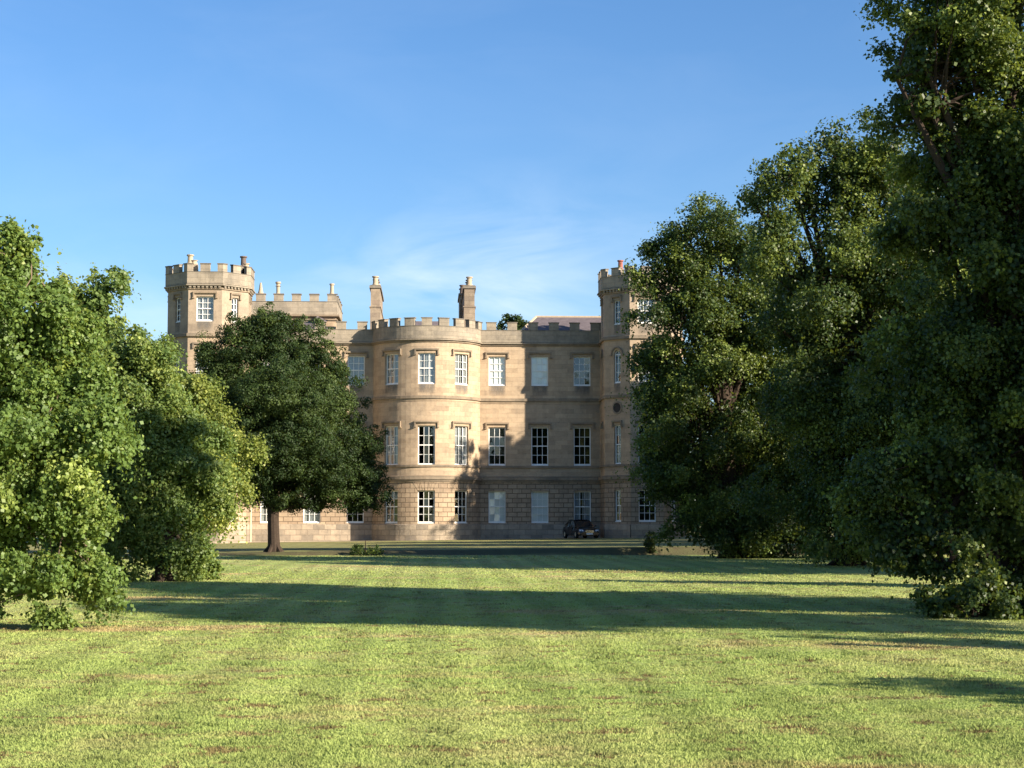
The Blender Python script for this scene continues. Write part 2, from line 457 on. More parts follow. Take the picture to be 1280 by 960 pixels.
# heights
zG0 = -0.45
zPl = ZF(655.5); zC0 = ZF(600.5); zC1 = ZF(596); zSill = ZF(583.5); zS0 = ZF(501.5); zS1 = ZF(497.5)
zP0 = ZF(430); zCr = ZF(412.8); zMe = ZF(401.8)

def line_map(p0, p1):
    p0 = Vector(p0); p1 = Vector(p1); t = (p1 - p0).normalized(); n = Vector((t.y, -t.x))
    def f(u, z, d=0.0):
        q = p0 + t * u + n * d
        return (q.x, q.y, z)
    return f, (p1 - p0).length
BR, BHW = 4.42, 4.25
bk = math.sqrt(BR * BR - BHW * BHW)          # centre behind the facade by bk
BA = math.asin(BHW / BR)
def bow_map(u, z, d=0.0):
    a = -BA + u / BR
    return (CX + (BR + d) * math.sin(a), 140 + bk - (BR + d) * math.cos(a), z)
BL = 2 * BA * BR

def wall(mb, f, u0, u1, zones, ops, nsub=1, depth=0.24, mi_rev=None):
    us = {u0, u1}; zs = set()
    for k in range(1, nsub): us.add(u0 + (u1 - u0) * k / nsub)
    for a, b, m_, d in zones: zs |= {a, b}
    for o in ops: us |= {o[0], o[1]}; zs |= {o[2], o[3]}
    us = sorted(us); zs = sorted(z for z in zs)
    def clean(l):
        r = [l[0]]
        for x in l[1:]:
            if x - r[-1] > 1e-5: r.append(x)
        return r
    us = clean(us); zs = clean(zs)
    def zone(z):
        for a, b, m_, d in zones:
            if a <= z <= b: return m_, d
        return None
    for i in range(len(us) - 1):
        for j in range(len(zs) - 1):
            uc = (us[i] + us[i + 1]) / 2; zc = (zs[j] + zs[j + 1]) / 2
            if any(o[0] < uc < o[1] and o[2] < zc < o[3] for o in ops): continue
            zn = zone(zc)
            if zn is None: continue
            m_, d = zn
            a, b, c, e = us[i], us[i + 1], zs[j], zs[j + 1]
            mb.quad([f(a, c, d), f(b, c, d), f(b, e, d), f(a, e, d)], m_, [(a, c), (b, c), (b, e), (a, e)])
    for k, (a, b, m_, d) in enumerate(zones):       # little ledge where a zone stands proud
        if d > 0:
            n = max(1, nsub)
            for i in range(n):
                ua, ub = u0 + (u1 - u0) * i / n, u0 + (u1 - u0) * (i + 1) / n
                mb.quad([f(ua, b, d), f(ub, b, d), f(ub, b + 0.03, 0), f(ua, b + 0.03, 0)], m_)
    for o in ops:
        a, b, c, e = o[:4]; arch = len(o) > 4 and o[4]
        m_, d0 = zone((c + e) / 2)
        dd = -depth
        top = e
        if arch:
            r = (b - a) / 2; top = e - r; n = 14; uc = (a + b) / 2
            pts = [(uc - r * math.cos(math.pi * k / n), top + r * math.sin(math.pi * k / n)) for k in range(n + 1)]
            for k in range(n):
                (ua, za), (ub, zb) = pts[k], pts[k + 1]
                mb.quad([f(ua, za), f(ub, zb), f(ub, e), f(ua, e)], m_, [(ua, za), (ub, zb), (ub, e), (ua, e)])
                mb.quad([f(ua, za), f(ua, za, dd), f(ub, zb, dd), f(ub, zb)], m_)
        mb.quad([f(a, c), f(a, c, dd), f(a, top, dd), f(a, top)], m_, [(0, c), (depth, c), (depth, top), (0, top)])
        mb.quad([f(b, c, dd), f(b, c), f(b, top), f(b, top, dd)], m_, [(0, c), (depth, c), (depth, top), (0, top)])
        mb.quad([f(a, c, dd), f(a, c), f(b, c), f(b, c, dd)], m_)
        if not arch: mb.quad([f(a, e), f(a, e, dd), f(b, e, dd), f(b, e)], m_)

def ubox(mb, f, u0, u1, z0, z1, d0, d1, mi=0, seg=1):
    for i in range(seg):
        a = u0 + (u1 - u0) * i / seg; b = u0 + (u1 - u0) * (i + 1) / seg
        P = [f(a, z0, d1), f(b, z0, d1), f(b, z1, d1), f(a, z1, d1), f(a, z0, d0), f(b, z0, d0), f(b, z1, d0), f(a, z1, d0)]
        mb.quad([P[0], P[1], P[2], P[3]], mi, [(a, z0), (b, z0), (b, z1), (a, z1)])
        mb.quad([P[3], P[2], P[6], P[7]], mi); mb.quad([P[0], P[4], P[5], P[1]], mi)
        if i == 0: mb.quad([P[0], P[3], P[7], P[4]], mi)
        if i == seg - 1: mb.quad([P[1], P[5], P[6], P[2]], mi)
        mb.quad([P[5], P[4], P[7], P[6]], mi)

rnd = random.Random(7)
def window(f, u0, u1, z0, z1, cols=3, rows=4, arch=False, inside=None, hood=None, vous=False, depth=0.24):
    """sash window set back in its opening; glass, inner blind and hood mould are its own pieces"""
    mb = MB(); fr = 0.075; bar = 0.034; D0, D1 = -depth + 0.0, -depth + 0.07
    e = 0.004
    top = z1 - (u1 - u0) / 2 if arch else z1
    ubox(mb, f, u0 + e, u0 + fr, z0 + e, top, D0, D1); ubox(mb, f, u1 - fr, u1 - e, z0 + e, top, D0, D1)
    ubox(mb, f, u0 + fr, u1 - fr, z0 + e, z0 + 0.15, D0, D1 + 0.002)
    ubox(mb, f, u0 + 0.006, u1 - 0.006, z0 + 0.006, z0 + 0.075, D1 + 0.004, D1 + 0.10)   # timber sill
    zi0, zi1 = z0 + 0.15, top - (0 if arch else fr)
    if not arch: ubox(mb, f, u0 + fr, u1 - fr, top - fr, top - e, D0, D1 + 0.001)
    zm = zi0 + (zi1 - zi0) * 0.5 if not arch else top - 0.02
    ubox(mb, f, u0 + fr, u1 - fr, zm - 0.035, zm + 0.035, D0, D1 + 0.012)
    for k in range(1, cols):
        u = u0 + fr + (u1 - u0 - 2 * fr) * k / cols
        ubox(mb, f, u - bar / 2, u + bar / 2, zi0, zm - 0.035, D0 + 0.01, D1 - 0.01)
        if not arch: ubox(mb, f, u - bar / 2, u + bar / 2, zm + 0.035, zi1, D0 + 0.01, D1 - 0.01)
    if arch:
        nr = max(1, rows - 1)
        for k in range(1, nr):
            z = zi0 + (zm - zi0) * k / nr
            ubox(mb, f, u0 + fr, u1 - fr, z - bar / 2, z + bar / 2, D0 + 0.012, D1 - 0.012)
        r = (u1 - u0) / 2; uc = (u0 + u1) / 2; n = 14
        def arc(ri, ro, d0, d1):
            for k in range(n):
                t0, t1 = math.pi * k / n, math.pi * (k + 1) / n
                q = [(uc - ri * math.cos(t0), top + ri * math.sin(t0)), (uc - ri * math.cos(t1), top + ri * math.sin(t1)),
                     (uc - ro * math.cos(t1), top + ro * math.sin(t1)), (uc - ro * math.cos(t0), top + ro * math.sin(t0))]
                mb.quad([f(a, b, d1) for a, b in q]); mb.quad([f(*q[0], d0), f(*q[1], d0), f(*q[1], d1), f(*q[0], d1)])
        arc(r - fr, r - e, D0, D1)
        if cols >= 3:
            arc(r * 0.42 - bar / 2, r * 0.42 + bar / 2, D0 + 0.01, D1 - 0.01)
            for t in (36, 72, 108, 144):
                ca, sa = math.cos(R(t)), math.sin(R(t)); w = bar / 2
                q = [(uc + ca * r * 0.44 - sa * w, top + sa * r * 0.44 + ca * w), (uc + ca * r * 0.44 + sa * w, top + sa * r * 0.44 - ca * w),
                     (uc + ca * (r - fr) + sa * w, top + sa * (r - fr) - ca * w), (uc + ca * (r - fr) - sa * w, top + sa * (r - fr) + ca * w)]
                mb.quad([f(a, b, D1 - 0.012) for a, b in q])
        else:
            ubox(mb, f, uc - bar / 2, uc + bar / 2, top, z1 - fr, D0 + 0.01, D1 - 0.01)
    else:
        hr = rows // 2
        for part_ in ((zi0, zm - 0.035, rows - hr), (zm + 0.035, zi1, hr)):
            for k in range(1, part_[2]):
                z = part_[0] + (part_[1] - part_[0]) * k / part_[2]
                ubox(mb, f, u0 + fr, u1 - fr, z - bar / 2, z + bar / 2, D0 + 0.012, D1 - 0.012)
    w = part(mb, 'window', M['white'])
    # panes: each light its own slightly tilted sheet, as old glass is
    g = MB()
    for k in range(cols):
        for j in range(rows):
            ua = u0 + fr + (u1 - u0 - 2 * fr) * k / cols; ub = u0 + fr + (u1 - u0 - 2 * fr) * (k + 1) / cols
            zz1 = top if arch else zi1
            za = zi0 + (zz1 - zi0) * j / rows; zb = zi0 + (zz1 - zi0) * (j + 1) / rows
            t = [rnd.uniform(-0.008, 0.008) for _ in range(3)]; dm = D0 + 0.03
            g.quad([f(ua, za, dm + t[0]), f(ub, za, dm + t[1]), f(ub, zb, dm + t[1] + t[2]), f(ua, zb, dm + t[0] + t[2])])
    if arch:
        r = (u1 - u0) / 2; uc = (u0 + u1) / 2
        g.quad([f(uc + (r - 0.03) * math.cos(math.pi * k / 12), top + (r - 0.03) * math.sin(math.pi * k / 12), D0 + 0.03) for k in range(13)])
    part(g, 'pane', M['glass'], w)
    if inside:
        b = MB(); zlow = z0 + 0.12
        ns = 10
        for k in range(ns):
            ua = u0 + 0.03 + (u1 - u0 - 0.06) * k / ns; ub = u0 + 0.03 + (u1 - u0 - 0.06) * (k + 1) / ns
            wob = (lambda s: 0.025 * math.sin(s * 9)) if inside == 'curtain' else (lambda s: 0)
            if inside == 'curtain' and 3 <= k <= 6 and rnd.random() < 0.35: continue
            dq = 0.02 if inside == 'blind' else 0.05
            b.quad([f(ua, zlow, D0 - dq + wob(k)), f(ub, zlow, D0 - dq + wob(k + 1)), f(ub, z1 - 0.02, D0 - dq + wob(k + 1)), f(ua, z1 - 0.02, D0 - dq + wob(k))])
        part(b, 'blind' if inside == 'blind' else 'curtain', M['blind' if inside == 'blind' else 'curtain'], w)
    if hood and z0 > zS1 - 0.5:
        st = MB(); ns = 4; hgt = min(0.85, z0 - zS1 - 0.1) if z0 < zS1 + 3 else 0.8
        for k in range(ns):
            a_, b_ = k / ns, (k + 1) / ns; ua, ub = u0 + (u1 - u0) * a_, u0 + (u1 - u0) * b_
            st.quad([f(ua, z0 - hgt, .004), f(ub, z0 - hgt, .004), f(ub, z0 - .004, .004), f(ua, z0 - .004, .004)], 0, [(a_, 0), (b_, 0), (b_, 1), (a_, 1)])
        part(st, 'sill_stain', M['stain'], w)
    if hood:
        h = MB(); x = 0.26 if (u1 - u0) > 0.9 else 0.16; zt = z1 + 0.36
        if arch:
            r = (u1 - u0) / 2; uc = (u0 + u1) / 2
            if hood == 'flat':
                ubox(h, f, uc - r - x, uc + r + x, z1 + 0.22, z1 + 0.34, -0.02, 0.13)
                for s in (uc - r - x, uc + r + x - 0.13): ubox(h, f, s, s + 0.13, z1 - 0.12, z1 + 0.218, -0.02, 0.12)
            else:
                ro, ri, n = r + 0.26, r + 0.15, 12
                for k in range(n):
                    t0, t1 = math.pi * k / n, math.pi * (k + 1) / n
                    q = [(uc - ri * math.cos(t0), top + ri * math.sin(t0)), (uc - ri * math.cos(t1), top + ri * math.sin(t1)),
                         (uc - ro * math.cos(t1), top + ro * math.sin(t1)), (uc - ro * math.cos(t0), top + ro * math.sin(t0))]
                    h.quad([f(a, b, 0.1) for a, b in q]); h.quad([f(*q[0], 0), f(*q[1], 0), f(*q[1], .1), f(*q[0], .1)]); h.quad([f(*q[3], .1), f(*q[2], .1), f(*q[2], 0), f(*q[3], 0)])
                for s in (uc - ro - 0.1, uc + ri): ubox(h, f, s, s + 0.2, top - 0.12, top, -0.02, 0.11)
        else:
            seg = 4 if f is bow_map else 1
            ubox(h, f, u0 - x, u1 + x, zt - 0.12, zt, -0.02, 0.15, 0, seg)
            ubox(h, f, u0 - x + 0.03, u1 + x - 0.03, zt - 0.17, zt - 0.123, -0.02, 0.09, 0, seg)
            for s in (u0 - x, u1 + x - 0.11): ubox(h, f, s, s + 0.11, zt - 0.46, zt - 0.122, -0.02, 0.13)
            for s in (u0 - x - 0.05, u1 + x - 0.13): ubox(h, f, s, s + 0.18, zt - 0.52, zt - 0.463, -0.02, 0.16)
        part(h, 'hood_mould', M['mould'], w)
    if vous:
        v = MB(); n = 7; zt = z1 + 0.80; uc = (u0 + u1) / 2; hw = (u1 - u0) / 2
        for k in range(n):
            a0 = uc - hw + 2 * hw * k / n; a1 = uc - hw + 2 * hw * (k + 1) / n
            b0 = uc + (a0 - uc) * 1.75; b1 = uc + (a1 - uc) * 1.75; gp = 0.018
            q = [(a0 + gp, z1 + 0.02), (a1 - gp, z1 + 0.02), (b1 - gp, zt), (b0 + gp, zt)]
            v.quad([f(a, b, 0.02) for a, b in q], 0, [(a, b) for a, b in q])
            for i in range(4):
                p, r_ = q[i], q[(i + 1) % 4]
                v.quad([f(*p, -0.01), f(*r_, -0.01), f(*r_, 0.02), f(*p, 0.02)])
        part(v, 'flat_arch', M['rustic'], w)
    return w

# polyline bands with mitred corners --------------------------------
def vnormals(path, closed):
    n = len(path); out = []
    def sn(a, b):
        t = (Vector(b) - Vector(a)).normalized(); return Vector((t.y, -t.x))
    for i in range(n):
        pa = path[i - 1] if (i > 0 or closed) else None
        pb = path[(i + 1) % n] if (i < n - 1 or closed) else None
        if pa is None: m = sn(path[i], pb)
        elif pb is None: m = sn(pa, path[i])
        else:
            a, b = sn(pa, path[i]), sn(path[i], pb)
            m = (a + b); m = m / max(0.3, (m.dot(a)))
        out.append(m)
    return out
def sub(path, norms, closed, s0, s1):
    """points and offset normals between arc lengths s0 and s1"""
    n = len(path); pts = []; acc = 0
    for i in range(n if closed else n - 1):
        a = Vector(path[i]); b = Vector(path[(i + 1) % n]); L_ = (b - a).length
        t = (b - a) / L_; sn = Vector((t.y, -t.x)); lo, hi = max(s0, acc), min(s1, acc + L_)
        if hi > lo + 1e-6:
            if not pts: pts.append((a, norms[i]) if abs(lo - acc) < 1e-6 else (a + t * (lo - acc), sn))
            pts.append((b, norms[(i + 1) % n]) if abs(hi - acc - L_) < 1e-6 else (a + t * (hi - acc), sn))
        acc += L_
    return pts
def plen(path, closed):
    n = len(path); return sum((Vector(path[(i + 1) % n]) - Vector(path[i])).length for i in range(n if closed else n - 1))
def band(mb, path, closed, s0, s1, din, dout, z0, z1, mi=0, slope=0.0, caps=True):
    nr = vnormals(path, closed)
    pts = sub(path, nr, closed, s0, s1); s = s0
    for k in range(len(pts) - 1):
        (a, na), (b, nb) = pts[k], pts[k + 1]; l = (b - a).length
        o0 = a + na * dout; o1 = b + nb * dout; i0 = a + na * din; i1 = b + nb * din
        mb.quad([(o0.x, o0.y, z0), (o1.x, o1.y, z0), (o1.x, o1.y, z1 - slope), (o0.x, o0.y, z1 - slope)], mi, [(s, z0), (s + l, z0), (s + l, z1), (s, z1)])
        mb.quad([(i1.x, i1.y, z0), (i0.x, i0.y, z0), (i0.x, i0.y, z1), (i1.x, i1.y, z1)], mi, [(s, z0), (s + l, z0), (s + l, z1), (s, z1)])
        mb.quad([(o0.x, o0.y, z1 - slope), (o1.x, o1.y, z1 - slope), (i1.x, i1.y, z1), (i0.x, i0.y, z1)], mi)
        mb.quad([(i0.x, i0.y, z0), (i1.x, i1.y, z0), (o1.x, o1.y, z0), (o0.x, o0.y, z0)], mi)
        s += l
    if not (closed and s1 - s0 > plen(path, closed) - 1e-4):
        for (p, n_), fl in ((pts[0], 0), (pts[-1], 1)):
            o = p + n_ * dout; i = p + n_ * din
            q = [(i.x, i.y, z0), (o.x, o.y, z0), (o.x, o.y, z1 - slope), (i.x, i.y, z1)]
            mb.quad(q if not fl else q[::-1], mi)

# ---- towers
TW = 2.56; TAF = TW * (1 + math.sqrt(2)); TC = 16.95
def octagon(cx, cy, off=0.0):
    r = (TAF / 2 + off) / math.cos(math.pi / 8)
    # start at front-left corner, walking so that outward normal = (t.y,-t.x): left to right along the front
    return [(cx + r * math.sin(-math.pi / 8 + k * math.pi / 4), cy - r * math.cos(-math.pi / 8 + k * math.pi / 4)) for k in range(8)]
XL = CX - TC + TAF / 2; XR = CX + TC - TAF / 2     # main facade runs between the towers
YJ = TY0 + TAF / 2 + TW / 2                         # where the tower's inner face ends
ZONES = [(zG0, zPl, 1, 0.07), (zPl, zC0, 2, 0.0), (zC0, zP0, 0, 0.0)]
MATS = [M['ashlar'], M['plinth'], M['rustic']]
NB = 28
bow_pts = [bow_map(BL * k / NB, 0)[:2] for k in range(NB + 1)]
main_path = [(XL, YJ), (XL, 140.0)] + bow_pts + [(XR, 140.0), (XR, YJ)]

# window openings along the facade (local u from the segment start)
zw = {'g': (ZF(654), ZF(614)), 'f': (ZF(582), ZF(533.8)), 's': (ZF(482), ZF(445.3))}
offs = [5.62, 9.03, 12.42]; WW = 1.36
mbw = MB()
fL, lL = line_map((XL, 140.0), (CX - BHW, 140.0))
fR, lR = line_map((CX + BHW, 140.0), (XR, 140.0))
opsL, opsR = [], []
for o in offs:
    for key, (a, b) in zw.items():
        uc = (CX - o) - XL; opsL.append((uc - WW / 2, uc + WW / 2, a, b, False, key, o))
        uc = (CX + o) - (CX + BHW); opsR.append((uc - WW / 2, uc + WW / 2, a, b, False, key, o))
def strip(ops): return [o[:5] for o in ops]
wall(mbw, fL, 0, lL, ZONES, strip(opsL)); wall(mbw, fR, 0, lR, ZONES, strip(opsR))
for sx in (XL, XR):
    a, b = ((sx, YJ - 0.2), (sx, 140.0)) if sx == XL else ((sx, 140.0), (sx, YJ - 0.2))
    f_, l_ = line_map(a, b); wall(mbw, f_, 0, l_, ZONES, [])
# sides and back of the house
for p in (((CX + 19.9, 139.6), (CX + 19.9, 160)), ((CX + 19.9, 160), (CX - 19.9, 160)), ((CX - 19.9, 160), (CX - 19.9, 139.6))):
    f_, l_ = line_map(*p); wall(mbw, f_, 0, l_, ZONES, [])
part(mbw, 'wall', MATS)
# bow
mbb = MB()
opsB = []
phi = math.asin(min(1, 2.78 / BR))
for a_ in (-phi, 0, phi):
    uc = (BA + a_) * BR
    for key, (za, zb) in {'g': (ZF(654.3), ZF(614)), 'f': (at(533, 581.5, 136.5).z, at(533, 531.5, 136.5).z), 's': (at(533, 479.5, 136.5).z, at(533, 440.5, 136.5).z)}.items():
        opsB.append((uc - WW / 2, uc + WW / 2, za, zb, False, key, a_))
wall(mbb, bow_map, 0, BL, ZONES, strip(opsB), nsub=NB)
part(mbb, 'bow_front', MATS)

def place(f, ops, ins, hoods=True):
    for o in ops:
        key = o[5]
        window(f, o[0], o[1], o[2], o[3], 3, 4, inside=ins.get((key, round(o[6], 2))), hood=(key != 'g'), vous=(key == 'g'))
place(fR, opsR, {('s', 5.62): 'blind', ('s', 9.03): 'blind', ('g', 5.62): 'blind', ('g', 9.03): 'blind', ('g', 12.42): 'curtain'})
place(fL, opsL, {('s', 5.62): 'curtain', ('s', 9.03): 'curtain', ('s', 12.42): 'curtain', ('f', 12.42): 'curtain', ('g', 9.03): 'curtain', ('g', 12.42): 'curtain'})
place(bow_map, opsB, {('s', 0): 'curtain', ('s', round(-phi, 2)): 'curtain', ('s', round(phi, 2)): 'curtain', ('f', round(-phi, 2)): 'curtain', ('f', round(phi, 2)): 'curtain'})

# string courses, cornices (one sweep each round the whole front)
ml = plen(main_path, False)
def course(z0, z1, proj, mat, slope=0.02, path=main_path, closed=False, parent=None, name='string_course'):
    mb = MB(); band(mb, path, closed, 0, plen(path, closed), -0.05, proj, z0, z1, 0, slope)
    return part(mb, name, mat, parent)
course(zC0, zC1 + 0.02, 0.20, M['mould'], 0.05, name='cornice'); course(zC0 - 0.16, zC0 - 0.003, 0.09, M['mould'])
course(zSill - 0.09, zSill + 0.09, 0.10, M['mould'])
course(zS0, zS1, 0.12, M['mould'], 0.04); course(zS0 + 0.45 - 0.62, zS0 - 0.10, 0.04, M['ashlar'], 0.01)
course(zP0 - 0.14, zP0 - 0.003, 0.10, M['mould'], 0, name='cornice'); course(zP0, zP0 + 0.13, 0.24, M['grey'], 0.05, name='cornice')
# parapet with merlons
mb = MB()
band(mb, main_path, False, 0, ml, -0.32, 0.08, zP0 + 0.135, zCr, 0)
# merlon positions: facade pitch 1.51, bow pitch about the same
seg0 = 140.0 - YJ
def merlons(s_start, s_end, n, w, first_half=False):
    pitch = (s_end - s_start) / n
    for k in range(n + 1):
        c = s_start + pitch * k
        a, b = max(0.02, c - w / 2), min(ml - 0.02, c + w / 2)
        band(mb, main_path, False, a, b, -0.30, 0.08, zCr - 0.002, zMe - 0.1 + rnd.uniform(-.015, .015), 0)
        band(capm, main_path, False, max(0.0, a - 0.05), min(ml, b + 0.05), -0.35, 0.13, zMe - 0.1, zMe, 0, 0.04)
capm = MB()
e0, e1 = seg0 + lL, seg0 + lL + plen(bow_pts, False)
merlons(seg0 + 0.35, e0 - 0.9, 5, 0.76); merlons(e0 + 0.25, e1 - 0.25, 8, 0.80); merlons(e1 + 0.9, ml - seg0 - 0.35, 5, 0.76)
cm = MB(); band(cm, main_path, False, 0, ml, -0.35, 0.11, zCr + 0.0, zCr + 0.045, 0, 0.015)
part(mb.merge(capm, 1).merge(cm, 1), 'parapet', [M['grey'], M['cope']])

zT = dict(par0=ZT(358.5), cren=ZT(342), mer=ZT(330.5), s1=ZT(418), s1b=ZT(421.5))
TZ = [(zG0, zPl, 1, 0.07), (zPl, zC0, 2, 0.0), (zC0, zT['s1b'], 0, 0.0), (zT['s1b'], zT['par0'], 3, 0.0)]
TM = [M['ashlar'], M['plinth'], M['rustic'], M['render']]
def tower(sx):
    cx = CX + sx * TC; cy = TY0 + TAF / 2
    P = octagon(cx, cy)
    mb = MB(); fs = []
    for k in range(8):
        f_, l_ = line_map(P[k], P[(k + 1) % 8]); fs.append(f_)
        ops = []
        uc = TW / 2
        lv = [(ZT(652.5), ZT(612), 'g'), (ZT(580), ZT(530), 'f'), (ZT(477), ZT(435), 'a'), (ZT(403), ZT(372), 't')]
        if k == 0: hw = 0.66
        elif k in (1, 7, 2, 6): hw = 0.33
        else: hw = 0
        if hw:
            for a, b, key in lv: ops.append((uc - hw, uc + hw, a, b, key == 'a', key))
        if k in (1, 7):     # blind round window
            pass
        wall(mb, f_, 0, l_, TZ, [o[:5] for o in ops])
        for o in ops:
            ins = 'curtain' if (k == 0 and o[5] in 'ta' and sx < 0) or (k == 0 and o[5] == 't') or (k == 1 and sx < 0) else None
            window(f_, o[0], o[1], o[2], o[3], 3 if hw > .5 else 2, 4, arch=o[4], inside=ins, hood=('flat' if o[4] and k == 0 else ('arc' if o[4] else (o[5] != 'g'))), vous=(o[5] == 'g'))
    t = part(mb, 'tower', TM)
    # round blind openings on the slanted faces
    for k in (1, 7):
        d = MB(); n = 18; zc = ZT(508); r = 0.38
        ring = [(TW / 2 + r * math.cos(2 * math.pi * i / n), zc + r * math.sin(2 * math.pi * i / n)) for i in range(n)]
        ro = [(TW / 2 + (r + .12) * math.cos(2 * math.pi * i / n), zc + (r + .12) * math.sin(2 * math.pi * i / n)) for i in range(n)]
        d.quad([fs[k](u, z, 0.006) for u, z in ring], 1)
        for i in range(n):
            j = (i + 1) % n
            d.quad([fs[k](*ring[i], 0.06), fs[k](*ro[i], 0.06), fs[k](*ro[j], 0.06), fs[k](*ring[j], 0.06)], 0)
            d.quad([fs[k](*ring[i], 0.0), fs[k](*ring[i], 0.06), fs[k](*ring[j], 0.06), fs[k](*ring[j], 0.0)], 0)
            d.quad([fs[k](*ro[i], 0.06), fs[k](*ro[i], 0.0), fs[k](*ro[j], 0.0), fs[k](*ro[j], 0.06)], 0)
        part(d, 'round_panel', [M['mould'], M['dim']], t)
    OL = TW * 8
    for a, b, p, m_, s_, nm in ((zC0, zC1 + .02, .20, 'mould', .05, 'cornice'), (zC0 - .16, zC0 - .003, .09, 'mould', .02, 'string_course'), (zSill - .09, zSill + .09, .1, 'mould', .02, 'string_course'),
                            (zS0, zS1, .12, 'mould', .04, 'string_course'), (zT['s1b'] - 0.02, zT['s1'] + 0.05, .17, 'mould', .06, 'string_course'),
                            (zT['par0'] - .30, zT['par0'] - .18, .10, 'mould', .0, 'cornice'), (zT['par0'] - .02, zT['par0'] + .12, .30, 'grey', .04, 'cornice')):
        m2 = MB(); band(m2, P, True, 0, plen(P, True), -.05, p, a, b, 0, s_)
        if m_ == 'grey':      # corbel blocks carry the parapet moulding
            for k in range(8):
                for i in range(8):
                    u = TW * (i + 0.5) / 8; ubox(m2, fs[k], u - .09, u + .09, zT['par0'] - .178, zT['par0'] - .015, -.02, .22)
        part(m2, nm, M[m_], t)
    PP = octagon(cx, cy, 0.20); L8 = plen(PP, True); w = L8 / 8
    m2 = MB(); m3 = MB(); z0 = zT['par0'] + .125
    band(m2, PP, True, 0, L8, -.34, 0, z0, zT['cren'])
    band(m3, PP, True, 0, L8, -.37, .04, zT['cren'] + .001, zT['cren'] + .05, 0, .015)
    for k in range(8):
        c = w * k
        for a, b in ((c + w / 2 - .37, c + w / 2 + .37), (c, c + .42), (c + w - .42, c + w)):
            band(m2, PP, True, a, b, -.32, 0, zT['cren'] - .002, zT['mer'] - .1 + rnd.uniform(-.01, .01))
            band(m3, PP, True, max(0, a - (.04 if a > c + .01 else 0)), b + (.04 if b < c + w - .01 else 0), -.36, .05, zT['mer'] - .099, zT['mer'], 0, .04)
    part(m2.merge(m3, 1), 'parapet', [M['grey'], M['cope']])
    # lid and floors
    m4 = MB()
    for z in (zT['par0'], zT['s1b'] + 0.3, zSill + 0.1, zS0 - .3): m4.quad([(x, y, z) for x, y in octagon(cx, cy, -0.02)], 0)
    # partition behind the front rooms
    m4.box((cx, cy + 1.2, 9), (TAF - .3, .2, 19), 0, 0)
    part(m4, 'floor', M['dim'])
    return t
tower(-1); tower(1)
# inside floors, partition, flat roof
m4 = MB()
for z in (zSill + .1 - .35, zS0 + .1, zP0 - .15): m4.box((CX, 150.2, z), (2 * 19.7, 19.2, .2))
m4.box((CX, 146, 8), (2 * 19.6, .2, 16.5))
for x in (-14.1, -10.7, -7.3, -4.6, 4.1, 7, 10.3, 13.6): m4.box((x, 143, 8), (.2, 5.6, 16.4))
for z in (zSill - .25, zS0 + .1, zP0 - .15):
    m4.quad([(p[0], p[1], z) for p in [bow_map(BL * k / NB, 0, -.3)[:2] for k in range(NB + 1)]])
part(m4, 'floor', M['dim'])

# roofs
rf = MB()
def hip(x0, x1, y0, y1, z0, z1, inset, mi=0):
    ym = (y0 + y1) / 2
    a, b = (x0 + inset, ym, z1), (x1 - inset, ym, z1)
    c = [(x0, y0, z0), (x1, y0, z0), (x1, y1, z0), (x0, y1, z0)]
    rf.quad([c[0], c[1], b, a], mi); rf.quad([c[1], c[2], b], mi, [(0, 0), (1, 0), (1, 1)]); rf.quad([c[2], c[3], a, b], mi); rf.quad([c[3], c[0], a], mi, [(0, 0), (1, 0), (1, 1)])
zr = at(700, 396.5, 148).z
hip(at(632, 400, 148).x, CX + 19.5, 141.5, 154.5, zP0 + 0.3, zr, 2.6)
hip(CX - 19.5, CX - 6.4, 141.5, 154.5, zP0 + 0.3, at(400, 402, 148).z, 2.6)
zb = at(520, 404, 145).z
hip(CX - 4.3, CX + 4.3, 139.5, 147.5, zP0 + 0.1, zb, 3.2)
part(rf, 'roof', M['slate'])
rl = MB()
rl.box((CX, 150, zP0 + 0.05), (39, 19.2, .12)); 
rl.quad([(p[0], p[1], zP0 + 0.12) for p in [bow_map(BL * k / NB, 0, -.3)[:2] for k in range(NB + 1)]])
part(rl, 'roof', M['lead'])
# pale lead ridge rolls
rr = MB()
rr.tube([(at(632, 400, 148).x + 2.6, 148, zr + .03), (CX + 16.9, 148, zr + .03)], [.09, .09], 6)
rr.tube([(at(632, 400, 148).x + 2.6, 148, zr + .03), (at(632, 400, 148).x, 141.5, zP0 + 0.34)], [.1, .1], 6)
part(rr, 'ridge', M['pot_buff'])
